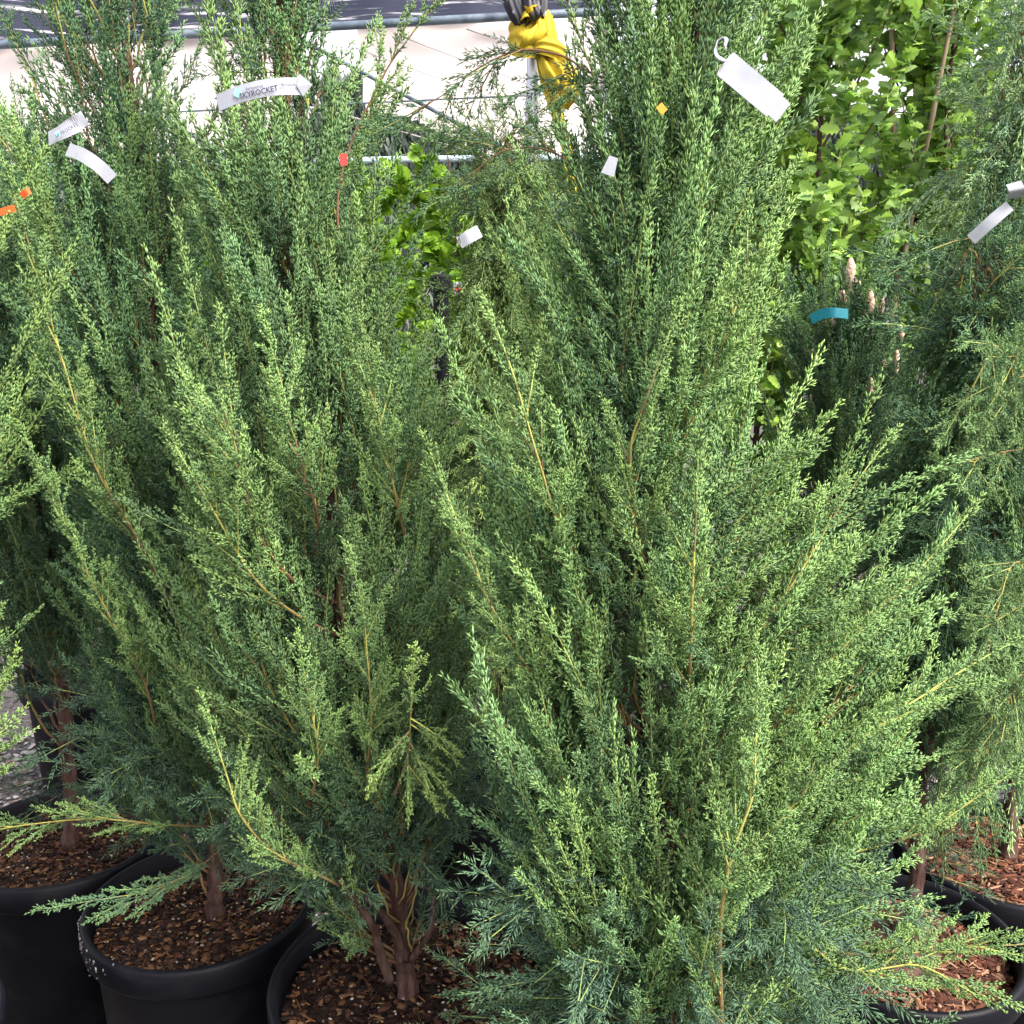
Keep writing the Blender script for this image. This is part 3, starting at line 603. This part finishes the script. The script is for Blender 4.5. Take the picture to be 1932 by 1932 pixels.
# ------------------------------------------------------------------ broad-leaved trees
def leaf_outline():
    pts = []
    for t, wd in ((0, .02), (.12, .14), (.24, .30), (.33, .19), (.46, .40), (.56, .25), (.70, .38), (.79, .22), (.90, .2), (1, .0)): pts.append((wd, t))
    return pts
def broad_tree(name, label, group, x, y, h, spread, nbr, nl, lsize, seed, cols, cat='oak sapling', potr=.2, zlo=.55, canes=(), trr=.014, steep=2.4):
    rng = np.random.default_rng(seed); root = empty(name, (x, y, 0)); tag(root, label, cat, group)
    add_pot(root, x, y, potr, .36, seed, hidden=True)
    tp = curve([[x, y, .2], [x+rng.normal(0, .03), y, h*.4], [x+rng.normal(0, .04), y, h*.75], [x+rng.normal(0, .05), y, h]], 8)
    tb = MB(); tb.tube(tp, np.linspace(trr, trr*.2, len(tp)), 8, jit=.05, rng=rng); br = MB(); pos = []; dirs = []
    for i in range(nbr):
        z0 = rng.uniform(zlo, h*.92); a = i*2.4 + rng.normal(0, .3); k = np.interp(z0, tp[:, 2], np.arange(len(tp))); s0 = tp[int(k)].copy(); s0[2] = z0
        R_ = spread*rng.uniform(.4, 1)*(1 - .45*(z0/h)**2); e = s0 + np.array([math.cos(a)*R_, math.sin(a)*R_, R_*steep*rng.uniform(.5, 1)])
        md = (s0+e)/2 + np.array([math.cos(a), math.sin(a), -.6])*R_*.15
        q = np.linspace(0, 1, 8)[:, None]; lp = (1-q)**2*s0 + 2*q*(1-q)*md + q*q*e
        br.tube(lp, np.linspace(.0045, .0015, 8), 5, (.10, .075, .05), caps=False)
        n = max(4, int(nl/nbr)); f = rng.uniform(.1, 1, n)*7; ii = np.minimum(f.astype(int), 6); fr = (f-ii)[:, None]
        pos.append(lp[ii]*(1-fr) + lp[ii+1]*fr + rng.normal(0, .012, (n, 3)))
        dd = rng.standard_normal((n, 3)); dd[:, 2] = np.abs(dd[:, 2])*.5; dirs.append(dd)
    tb.build('trunk', M['bark'], root, smooth=True); br.build('branches', M['limb'], root, smooth=True, color=True)
    pos = np.concatenate(pos); d = np.concatenate(dirs); d /= np.linalg.norm(d, axis=1)[:, None]; n = len(pos)
    nm = rng.standard_normal((n, 3)); nm[:, 2] += 1.0; nm -= d*(nm*d).sum(1)[:, None]; nm /= np.linalg.norm(nm, axis=1)[:, None]; sd_ = np.cross(d, nm)
    ol = leaf_outline(); L = lsize*rng.uniform(.55, 1.25, n); fold = rng.uniform(.1, .6, n); cv = rng.uniform(-.1, .5, n)
    vs = []
    for sgn in (0, 1, -1):
        for (wd, t) in ol:
            px = sgn*wd; vs.append(pos + L[:, None]*(d*t + sd_*px + nm*(abs(px)*fold + -cv*t*t*.5)[:, None]))
    V = np.stack(vs, 1); K = len(ol); F = []
    for i in range(K-1):
        F += [[i, K+i, K+i+1], [i, K+i+1, i+1], [i, 2*K+i+1, 2*K+i], [i, i+1, 2*K+i+1]]
    F = np.array(F); FF = (F[None] + (np.arange(n)*3*K)[:, None, None]).reshape(-1, 3)
    cols = np.array(cols); cc = cols[rng.integers(0, len(cols), n)]*rng.uniform(.75, 1.25, (n, 1))
    link('foliage', mesh('foliage', V.reshape(-1, 3), FF, np.repeat(cc, 3*K, 0)), M['leaf'], root, smooth=False)
    return root
OAK = [(.13, .26, .035), (.10, .21, .04), (.17, .32, .04), (.08, .17, .045), (.15, .27, .06)]
OAK = [(c[0]*1.8+.02, c[1]*1.6+.01, c[2]*1.8+.02) for c in OAK]; OAK2 = [(c[0]*1.15, c[1]*1.08, c[2]*.9) for c in OAK]
LIME = [(.24, .42, .03), (.19, .36, .03), (.28, .46, .05), (.13, .27, .03)]
oaks = [(1470, 3.3, 2.55, 'oak sapling behind the top of the widest juniper, mostly hidden'),
        (1590, 3.15, 2.75, 'oak sapling directly right of the widest juniper, above the pine candles'),
        (1690, 3.5, 2.9, 'oak sapling tied to the short upright cane, white sky gap at its left'),
        (1800, 3.3, 2.9, 'oak sapling crossed by the long slanting cane'),
        (1910, 3.6, 3.0, 'oak sapling at the right edge with greyish leaves, behind the arching juniper')]
for i, (px, Y, h, lb) in enumerate(oaks):
    q = P(px, 400, Y); broad_tree('oak_tree', lb, 'leafy oak saplings in a row', q[0], Y, h, .36, 44, 4200, .048, 100+i, OAK if i % 2 else OAK2, zlo=.6)
for i, (px, Y, h, sp_, lb) in enumerate([(845, 4.6, 2.12, .5, 'bright yellow green young tree in the gap under the pale blue rail'),
                              (700, 5.4, 2.1, .6, 'bright yellow green young tree behind the front left juniper, left of the gap'),
                              (985, 5.2, 1.8, .55, 'yellow green young tree behind the airy juniper, right of the gap'),
                              (420, 5.0, 1.8, .6, 'yellow green young tree glimpsed through the left junipers')]):
    q = P(px, 420, Y); broad_tree('lime_green_tree', lb, 'bright young trees under the shade house', q[0], Y, h, sp_, 34, 3200, .06, 120+i, LIME, cat='young tree', zlo=.6, steep=.9)
# canes
def cane(label, pts, r):
    b = MB(); q = curve(np.array([P(*p_) for p_ in pts]), 6); rr = np.full(len(q), r)
    rr[::3] *= 1.22
    b.tube(q, rr, 10); tag(b.build('bamboo_cane', M['cane'], smooth=True), label, 'garden cane', 'bamboo canes staking the oak saplings')
a0 = P(1800, 0, 3.0)
def cane2(label, top, mid, r):
    A = P(*top); B_ = P(*mid); d = B_ - A; e = A + d*((A[2]-.02)/(-d[2])) ; b = MB()
    n = 26; q = np.linspace(0, 1, n)[:, None]*(e-A) + A; rr = np.full(n, r); rr[::4] *= 1.25
    b.tube(q, rr, 10); tag(b.build('bamboo_cane', M['cane'], smooth=True), label, 'garden cane', 'bamboo canes staking the oak saplings')
cane2('long slanting bamboo cane leaning through the oak leaves at upper right', (1815, -60, 3.2), (1735, 340, 3.25), .0065)
cane2('short upright bamboo cane whose top ends left of the slanting cane', (1683, 55, 3.38), (1686, 300, 3.38), .0065)

# ------------------------------------------------------------------ pine with candles
pr = empty('pine_shrub', tuple(P(1640, 1100, 2.6)*[1, 1, 0])); tag(pr, 'small dark pine with pale upright candle buds, right of the widest juniper', 'pine')
add_pot(pr, pr.location[0], 2.6, .2, .36, 9, hidden=True)
rng = np.random.default_rng(77); nd0, nd1 = [], []; stem = MB()
pb = P(1640, 1100, 2.6); pb[2] = .3
candles = [(1605, 555, 486, 15), (1620, 560, 525, 12), (1590, 575, 545, 12), (1642, 590, 545, 12), (1662, 600, 560, 10), (1632, 610, 585, 10), (1655, 605, 585, 10), (1566, 610, 580, 12), (1571, 618, 600, 9), (1555, 622, 605, 9),
           (1596, 665, 640, 10), (1605, 690, 655, 12), (1618, 700, 665, 10), (1603, 700, 680, 10), (1645, 745, 712, 9), (1612, 750, 732, 9), (1605, 745, 725, 9), (1668, 700, 675, 10), (1690, 705, 660, 9), (1534, 680, 655, 9), (1556, 740, 720, 9), (1680, 790, 770, 9), (1560, 840, 815, 10), (1700, 640, 612, 10)]
for (px, y0, y1, w_) in candles:
    Y = 2.45 + rng.uniform(-.1, .1); A = P(px, y0, Y); B_ = P(px+rng.uniform(-3, 3), y1, Y); r = w_/1932*Y*.62
    b = MB(); q = np.linspace(0, 1, 10)[:, None]; b.tube(A + (B_-A)*q, r*np.array([.55, .8, .95, 1, 1, 1, .95, .85, .65, .25]), 10, jit=.1, rng=rng)
    b.build('candle_bud', M['candle'], pr, smooth=True)
    st = np.array([pb[0] + (A[0]-pb[0])*.35, 2.58, A[2] - rng.uniform(.25, .4)]); c = curve([st, (st+A)/2 + [0, 0, -.02], A], 8)
    stem.tube(c, np.linspace(.006, .0035, len(c)), 6, (.09, .06, .045), caps=False)
    for k in range(230):
        f = rng.random()**.8; i = f*(len(c)-1); ii = min(int(i), len(c)-2); p_ = c[ii] + (c[ii+1]-c[ii])*(i-ii); d = perp(np.array([0, 0, 1.]), rng, rng.uniform(.5, 1.1))
        nd0.append(p_); nd1.append(p_ + d*rng.uniform(.035, .06))
st = curve([pb, pb+[0, 0, .5], pb+[.01, -.02, .9]], 8); stem.tube(st, np.linspace(.016, .008, len(st)), 8, (.09, .06, .045))
stem.build('trunk', M['limb'], pr, smooth=True, color=True)
ff = Foliage(3); n = len(nd0); ff.parts.append((np.array(nd0), np.array(nd1), np.full(n, .0012), np.array([.075, .135, .085])*rng.uniform(.7, 1.4, (n, 1))))
link('needles', ff.mesh('needles'), M['foliage'], pr, smooth=True)

# ------------------------------------------------------------------ shade house: dark cloth, white sheet, bars
sh = empty('shade_house', (0, 8, 0)); tag(sh, 'long shade house with black roof cloth over a hanging off white plastic sheet', 'shade house')
def sheet(name, quad, nx, ny, amp, mt, parent, seed, cut=None):
    rng = np.random.default_rng(seed); q = np.array(quad, float); V = []
    ph = rng.uniform(0, 6, 6)
    nrm = np.cross(q[1]-q[0], q[3]-q[0]); nrm /= np.linalg.norm(nrm)
    for j in range(ny+1):
        for i in range(nx+1):
            u, v = i/nx, j/ny; p_ = (q[0]*(1-u)+q[1]*u)*(1-v) + (q[3]*(1-u)+q[2]*u)*v
            V.append(p_ + nrm*amp*(math.sin(u*60+ph[0]+v*3)*.3 + math.sin(u*23+ph[1])*.6 + math.sin(v*9+u*14+ph[2])*.5))
    i = np.arange(ny)[:, None]*(nx+1); j = np.arange(nx)[None]; F = np.stack([i+j, i+j+1, i+nx+2+j, i+nx+1+j], -1)
    if cut is not None:
        keep = np.array([[not cut(V[F[a, b_, 0]]) for b_ in range(nx)] for a in range(ny)]); F = F[keep]
    F = F.reshape(-1, 4); V = np.array(V)
    V2 = V - nrm*.004
    return link(name, mesh(name, np.concatenate([V, V2]), np.concatenate([F, F[:, ::-1] + len(V)])), mt, parent, smooth=True)
YS = 7.0
TL, TR = P(-500, 118, YS), P(1160, 22, YS)
BL, BR = P(-500, 318, YS), P(1160, 292, YS)
# the white sheet; its lower left corner is drawn up so that the far trees show under it
def cutf(p_):
    px = (p_[0]/YS*1.05+.5)*1932
    lim = np.interp(px, [-600, 560, 690, 760, 850, 950, 1100], [9, 9, 2.62, 2.60, 2.46, 2.30, 1])
    if px < 560: return False
    return p_[2] < lim and px < 960
sheet('plastic_sheet', [BL, BR, TR, TL], 330, 46, .02, M['sheet'], sh, 1, cut=cutf)
up2 = [P(-500, 114, YS-.02), P(1165, 18, YS-.02), P(1165, -330, YS+2.5), P(-500, -330, YS+2.5)]
sheet('roof_cloth', up2, 200, 40, .05, M['cloth'], sh, 2)
def bar(name, a, b_, r, mt, par=sh):
    m_ = MB(); q = np.linspace(0, 1, 8)[:, None]; m_.tube(np.array(a)+(np.array(b_)-a)*q, r, 10); return m_.build(name, mt, par, smooth=True)
bar('eave_bar', P(-500, 112, YS-.08), P(1165, 20, YS-.08), .026, M['darkbar'])
bar('bottom_rail', P(-500, 322, YS-.06), P(1165, 294, YS-.06), .020, M['rail'])
bar('brace', P(540, 60, YS-.09), P(975, 292, YS-.09), .013, M['darkbar'])
bar('brace', P(130, 120, YS-.09), P(470, 318, YS-.09), .013, M['darkbar'])
bar('purlin', P(-500, 250, YS-.12), P(1165, 172, YS-.12), .006, M['darkbar'])
for a, b_ in (((670, 90), (1000, 210)), ((760, 70), (1080, 190)), ((880, 55), (1160, 150)), ((560, 190), (900, 290))):
    bar('seam', P(*a, YS-.035), P(*b_, YS-.035), .004, M['seam'])
for px in (-420, 1150):
    a = P(px, 295, YS); b_ = a.copy(); b_[2] = 0; bar('post', P(px, 30 if px > 0 else 110, YS), b_, .05, M['pole'])

# distant treeline under the sheet: a mass of foliage
rng = np.random.default_rng(31); n = 60000
xx = rng.uniform(-14, 14, n); hh = 5.3 + .5*np.sin(xx*1.3) + .35*np.sin(xx*3.1+1) + .25*np.sin(xx*7) + .0*xx
zz = hh*rng.random(n)**.55
p0 = np.stack([xx, 26 + rng.uniform(-1, 1, n), zz], -1); dd = rng.standard_normal((n, 3)); dd[:, 2] = np.abs(dd[:, 2])+1.4; dd /= np.linalg.norm(dd, axis=1)[:, None]
ff = Foliage(4); ff.parts.append((p0, p0 + dd*.38, np.full(n, .05), np.array([.13, .17, .14])*rng.uniform(.6, 1.3, (n, 1))))
tag(link('far_woodland', ff.mesh('far_woodland'), M['foliage']), 'dim dark green line of distant trees beneath the shade house sheet', 'woodland', kind='stuff')

# ------------------------------------------------------------------ pole with the yellow strap
PY = 4.0
pl_ = MB(); a = P(1017, -120, PY); c = P(1003, 250, PY); d = c-a; e = a + d*(a[2]/(-d[2])); q = np.linspace(0, 1, 12)[:, None]
pl_.tube(a + (e-a)*q, .027, 16); tag(pl_.build('steel_pole', M['pole'], smooth=True), 'galvanised steel pole wrapped at the top with a yellow strap', 'pole')
ys = empty('tie_strap', tuple(P(1010, 60, PY))); tag(ys, 'bright yellow webbing strap knotted around the steel pole, tail hanging down', 'strap')
def rib(name, pts, side, w_, mt, par, bulge=.25, pleat=.05, seed=0):
    """a folded strip of webbing: arched across and pleated along its length"""
    q = curve(np.array([P(*p_) for p_ in pts]), 10); m = len(q); w = np.interp(np.linspace(0, 1, m), np.linspace(0, 1, len(np.atleast_1d(w_))), np.atleast_1d(w_))
    T_ = np.gradient(q, axis=0); T_ /= np.linalg.norm(T_, axis=1)[:, None]; sd_ = np.broadcast_to(np.array(side, float), (m, 3)); sd_ = sd_ - T_*(sd_*T_).sum(1)[:, None]; sd_ /= np.linalg.norm(sd_, axis=1)[:, None]
    N = np.cross(T_, sd_); N *= np.where(N[:, 1:2] > 0, -1, 1); K = 15; u = np.linspace(-1, 1, K); ph = seed*1.7 + np.linspace(0, 1.2, m)[:, None]
    off = bulge*(1-u**2)[None]*w[:, None]*.5 + pleat*w[:, None]*np.sin(u[None]*8+ph)
    V = q[:, None] + sd_[:, None]*(u[None]*w[:, None]/2)[..., None] + N[:, None]*off[..., None]
    V = V.reshape(-1, 3); i = np.arange(m-1)[:, None]*K; j = np.arange(K-1)[None]; F = np.stack([i+j, i+j+1, i+K+1+j, i+K+j], -1).reshape(-1, 4)
    V2 = V - np.repeat(N, K, 0)*.003; m_ = MB(); m_.add(V, F); m_.add(V2, F[:, ::-1]); return m_.build(name, mt, par, smooth=True)
Yw = M['yellow']
rib('knot_loop', [(1035, 66, 3.97), (1012, 60, 3.90), (984, 57, 3.88), (964, 66, 3.91), (963, 80, 3.95)], (0, .1, 1), [.05, .085, .10, .10, .09], Yw, ys, .1, .03, 1)
rib('knot_loop', [(966, 74, 3.93), (985, 82, 3.87), (1008, 84, 3.86), (1030, 82, 3.9)], (0, .1, 1), [.10, .095, .09, .08], Yw, ys, .2, .04, 2)
rib('knot_band', [(1034, 30, 3.90), (1022, 50, 3.855), (1004, 72, 3.84), (992, 92, 3.87)], (1, 0, .35), [.04, .06, .065, .05], Yw, ys, .35, .06, 3)
rib('knot_band', [(1024, 20, 3.90), (1030, 48, 3.86), (1032, 78, 3.85), (1030, 102, 3.87)], (1, .2, 0), [.045, .07, .075, .06], Yw, ys, .4, .08, 4)
rib('knot_loop', [(1010, 14, 3.92), (1002, 20, 3.87), (994, 27, 3.86), (990, 33, 3.9)], (.6, 0, .6), [.05, .06, .06, .05], Yw, ys, .4, .03, 5)
rib('wrap', [(1068, 104, 3.92), (1048, 92, 3.85), (1024, 86, 3.83), (1004, 92, 3.87)], (.2, 0, 1), [.05, .065, .06, .04], Yw, ys, .4, .08, 6)
rib('hanging_fold', [(1026, 98, 3.88), (1046, 128, 3.86), (1066, 158, 3.86), (1070, 186, 3.88)], (1, .2, .3), [.06, .10, .085, .04], Yw, ys, .3, .14, 7)
rib('hanging_fold', [(1058, 112, 3.9), (1074, 140, 3.84), (1078, 172, 3.84), (1062, 202, 3.88)], (1, 0, .2), [.04, .06, .075, .05], Yw, ys, .5, .05, 8)
rib('tail', [(1026, 104, 3.9), (1034, 150, 3.89), (1044, 190, 3.89), (1056, 232, 3.9), (1070, 285, 3.9), (1078, 340, 3.9), (1082, 400, 3.9)], (1, .1, .1), [.06, .06, .05, .045, .04, .035, .03], Yw, ys, .15, .05, 9)
bc = empty('black_sling', tuple(P(990, 10, PY))); tag(bc, 'black and pale patterned sling looped over the pole above the yellow strap', 'sling')
rib('loop', [(955, -60, 3.9), (962, -10, 3.88), (975, 25, 3.88), (990, 44, 3.89), (1000, 30, 3.9), (996, 0, 3.92), (985, -30, 3.95)], (.9, .2, -.4), [.06, .065, .06, .05, .05, .05, .05], M['blackcloth'], bc, .5, .05, 3)
rib('loop', [(1000, -60, 3.9), (1003, 0, 3.87), (1008, 24, 3.86), (1016, 28, 3.87), (1020, 0, 3.88), (1018, -60, 3.9)], (.9, .1, .2), [.05, .05, .06, .05, .05, .05], M['blackcloth'], bc, .5, .05, 3)

# ------------------------------------------------------------------ black post in the gap with a label
bp = empty('black_post', (P(832, 600, 3.3)[0], 3.3, 0)); tag(bp, 'black post with a rounded cap standing in the gap behind the front junipers', 'post')
A = P(832, 560, 3.3); m_ = MB(); m_.lathe([(0, 0), (.025, 0), (.025, A[2]+.02), (.034, A[2]+.022), (.034, A[2]+.062), (.028, A[2]+.068), (0, A[2]+.07)], (A[0], 3.3, 0), 24)
m_.build('shaft', M['pot'], bp)
m_ = MB(); Lb = P(880, 545, 3.29); m_.box(Lb, (.08, .004, .04)); lo = m_.build('label_plate', M['tag'], bp)
m_ = MB(); m_.box(Lb + [-.012, -.004, .0], (.045, .003, .014)); m_.build('red_mark', M['red'], bp)
# pale pallets / bags of the nursery yard behind the gap
for i, (px, py, Y, sx, sz, lb) in enumerate([(770, 560, 5.0, .34, .10, 'white sack lying on the ground left of the black post'), (905, 575, 5.2, .30, .10, 'white sack lying on the ground right of the black post')]):
    A = P(px, py, Y); m_ = MB(); nx = 14; V = []
    for j in range(9):
        for k in range(24):
            a_, b_ = j/8*math.pi - math.pi/2, k/24*2*math.pi
            cx = np.sign(math.cos(b_))*abs(math.cos(b_))**.6; cy = np.sign(math.sin(b_))*abs(math.sin(b_))**.6
            V.append([A[0] + sx*cx*math.cos(a_)**.6 if math.cos(a_) > 0 else A[0], Y + .2*cy*max(0, math.cos(a_))**.6, sz*1.1 + sz*math.sin(a_) + .008*math.sin(k*2+j)])
    i_ = np.arange(8)[:, None]*24; j_ = np.arange(24)[None]; k_ = (j_+1) % 24
    m_.add(V, np.stack([i_+j_, i_+k_, i_+24+k_, i_+24+j_], -1).reshape(-1, 4))
    tag(m_.build('white_sack', M['sheet'], smooth=True), lb, 'sack')

# ------------------------------------------------------------------ plant tags
def strip(name, label, pts, w_, group='white plastic plant tags', bow=0, mt='tag', n=None, side=None, par=None):
    q = np.array([P(*p_) for p_ in pts]); q = curve(q, 10) if len(q) > 2 else np.linspace(0, 1, 12)[:, None]*(q[1]-q[0]) + q[0]
    m_ = MB(); t = q[-1]-q[0]; t /= np.linalg.norm(t); vw = q.mean(0) - np.array([0, 0, CAMZ]); vw /= np.linalg.norm(vw)
    sd_ = np.cross(t, vw) if side is None else np.array(side, float)
    m_.ribbon(q, sd_, w_, .0008)
    o = m_.build(name, M[mt], par)
    if label: tag(o, label, 'plant tag' if 'tag' in name else 'tape', group)
    return o, q, sd_/np.linalg.norm(sd_)
def parent_to(o, root):
    o.parent = root; o.location = [-c for c in root.location]
# big blank tag
q0, q1 = P(1366, 118, 1.08), P(1478, 213, 1.08)
rt = empty('plant_tag', tuple(q0)); tag(rt, 'large blank white tag slanting down at upper right, looped through a twig', 'plant tag', 'white plastic plant tags')
m_ = MB(); d = q1-q0; Lg = np.linalg.norm(d); d /= Lg; vw = (q0+q1)/2 - np.array([0, 0, CAMZ]); vw /= np.linalg.norm(vw); n_ = -vw + np.array([.15, 0, .25]); n_ -= d*(n_@d); n_ /= np.linalg.norm(n_); s_ = np.cross(d, n_)
Wd = .0262; out = [(0, -.35), (.02, -.5), (.86, -.5), (.86, -.42), (1.0, -.42), (1.0, .42), (.86, .42), (.86, .5), (.02, .5), (0, .35)]
V = [q0 + d*Lg*a_ + s_*Wd*b_ + n_*.003*math.sin(a_*3.1) for a_, b_ in out]; V += [v - n_*.0009 for v in V]; K = len(out)
m_.add(V, [np.array([list(range(K))]), np.array([[K+i for i in range(K)][::-1]])] + [np.array([[i, K+i, K+(i+1) % K, (i+1) % K] for i in range(K)])])
m_.build('blade', M['tag'], rt)
m_ = MB(); A = P(1366, 112, 1.08); m_.ribbon(curve([A+n_*.001, P(1357, 110, 1.075), P(1352, 96, 1.085), P(1356, 76, 1.09), P(1368, 74, 1.085), P(1368, 92, 1.08)], 8), s_*.6+n_, [.012]*1 if False else .009, .0009)
m_.build('loop', M['tag'], rt)
# arched printed tag
rt = empty('plant_tag', tuple(P(500, 170, 1.36))); tag(rt, 'printed white tag arched like an arrow at upper left, dark lettering and a teal mark', 'plant tag', 'white plastic plant tags')
arc = [(411, 195, 1.41), (445, 180, 1.40), (490, 168, 1.395), (530, 163, 1.395), (570, 163, 1.40)]
q = curve(np.array([P(*p_) for p_ in arc]), 12); sd_ = np.array([0, .12, 1.]); m_ = MB()
wv = np.full(len(q), .0215); m_.ribbon(q, sd_, wv, .0009); m_.build('band', M['tag'], rt)
m_ = MB(); A, B_, Cc, D_ = P(566, 140, 1.398), P(590, 160, 1.398), P(572, 182, 1.398), P(560, 162, 1.396)
V = [A, B_, Cc, D_]; V += [v + np.array([0, -.0009, 0]) for v in V]
m_.add(V, [np.array([[0, 1, 2, 3], [7, 6, 5, 4], [0, 4, 5, 1], [1, 5, 6, 2], [2, 6, 7, 3], [3, 7, 4, 0]])]); m_.build('arrow_head', M['tag'], rt)
def text_on(s, pos, tvec, upv, size, mt, par, bold=0.0):
    cu = bpy.data.curves.new('lettering', 'FONT'); cu.body = s; cu.size = size; cu.extrude = .0001; cu.offset = bold; cu.align_x = 'CENTER'; cu.align_y = 'CENTER'; cu.resolution_u = 2
    o = bpy.data.objects.new('lettering', cu); C.objects.link(o); cu.materials.append(mt)
    X = Vector(tvec).normalized(); Y = Vector(upv); Y = (Y - X*Y.dot(X)).normalized(); Z = X.cross(Y)
    from mathutils import Matrix
    bpy.context.view_layer.update(); me_ = bpy.data.meshes.new_from_object(o); bpy.data.objects.remove(o); me_.materials.clear(); me_.materials.append(mt)
    o = bpy.data.objects.new('lettering', me_); C.objects.link(o)
    o.parent = par; mm = Matrix((X, Y, Z)).transposed().to_4x4(); pl = Vector(pos) - Vector(par.location); mm.translation = pl; o.matrix_parent_inverse.identity(); o.matrix_basis = mm
    return o
def on_band(px, py, Y): return P(px, py, Y-.004)
text_on('SKYROCKET', on_band(488, 174, 1.395), P(530, 163, 1.345)-P(445, 182, 1.35), (0, 0, 1), .0092, M['ink'], rt, .0002)
text_on('Juniperus', on_band(480, 165, 1.395), P(530, 163, 1.345)-P(445, 180, 1.35), (0, 0, 1), .0062, M['ink'], rt)
text_on('Brookville', on_band(545, 160, 1.396), P(560, 160, 1.345)-P(530, 160, 1.345), (0, 0, 1), .0048, M['ink'], rt)
m_ = MB(); A = on_band(441, 178, 1.402); B_ = on_band(455, 172, 1.398); m_.ribbon([A, (A+B_)/2, B_], (0, .12, 1), [.004, .013, .006], .0004); m_.build('teal_mark', M['teal_ink'], rt)
# smaller tags on the left plant
rt = empty('plant_tag', tuple(P(115, 248, 1.5))); tag(rt, 'greyish printed tag half hidden in the left plant, above a plain one', 'plant tag', 'white plastic plant tags')
m_ = MB(); q = curve(np.array([P(*p_) for p_ in [(92, 262, 1.5), (115, 250, 1.49), (140, 236, 1.49), (160, 222, 1.5)]]), 8); m_.ribbon(q, (.35, .1, 1), .021, .0009); m_.build('band', M['tag'], rt)
text_on('SKYROCKET', P(126, 246, 1.483), P(150, 230, 1.49)-P(110, 253, 1.49), (.35, .0, 1), .0065, M['ink'], rt)
m_ = MB(); A = P(106, 256, 1.485); B_ = P(112, 250, 1.484); m_.ribbon([A, (A+B_)/2, B_], (.35, .1, 1), .009, .0004); m_.build('teal_mark', M['teal_ink'], rt)
strip('plant_tag', 'plain white tag under the printed greyish one, curling down to the right', [(128, 282, 1.54), (155, 292, 1.53), (185, 312, 1.53), (212, 338, 1.54)], .019)
strip('plant_tag', 'small translucent white tag hanging upright left of the big trunk on the widest juniper', [(1158, 296, 1.17), (1146, 330, 1.17)], np.linspace(.010, .015, 12))
strip('plant_tag', 'narrow white tag tilted in the airy juniper in the middle gap', [(866, 458, 2.2), (886, 446, 2.2), (905, 436, 2.22)], .026)
strip('plant_tag', 'long pale double strip tag at the right edge, hanging below a white knot', [(1832, 452, 1.55), (1870, 418, 1.54), (1905, 388, 1.54)], .017)
strip('plant_tag', 'white folded knot of a tag loop on the stem at the right edge', [(1912, 345, 1.54), (1918, 358, 1.525), (1914, 374, 1.54)], .020)
for lb, pts, w_, mt in (('orange tape flag poking in at the left edge', [(-25, 408, 1.5), (8, 398, 1.5), (28, 392, 1.5)], .009, 'orange'),
                    ('small crumpled orange tape end above the orange flag at the left edge', [(41, 370, 1.5), (50, 362, 1.497), (57, 360, 1.5)], .009, 'orange'),
                    ('teal printed ribbon tied around a pine candle', [(1530, 603, 2.33), (1552, 592, 2.31), (1575, 590, 2.3), (1600, 592, 2.33)], .022, 'teal'),
                    ('amber tape scrap beside the upper trunk of the widest juniper', [(1243, 210, 1.2), (1254, 200, 1.2)], .010, 'amber'),
                    ('small red tag in the top right of the front left juniper', [(648, 290, 1.35), (649, 312, 1.35)], .009, 'red')):
    strip('marking_tape', lb, pts, w_, group='coloured tapes and scraps tied in the plants', mt=mt)
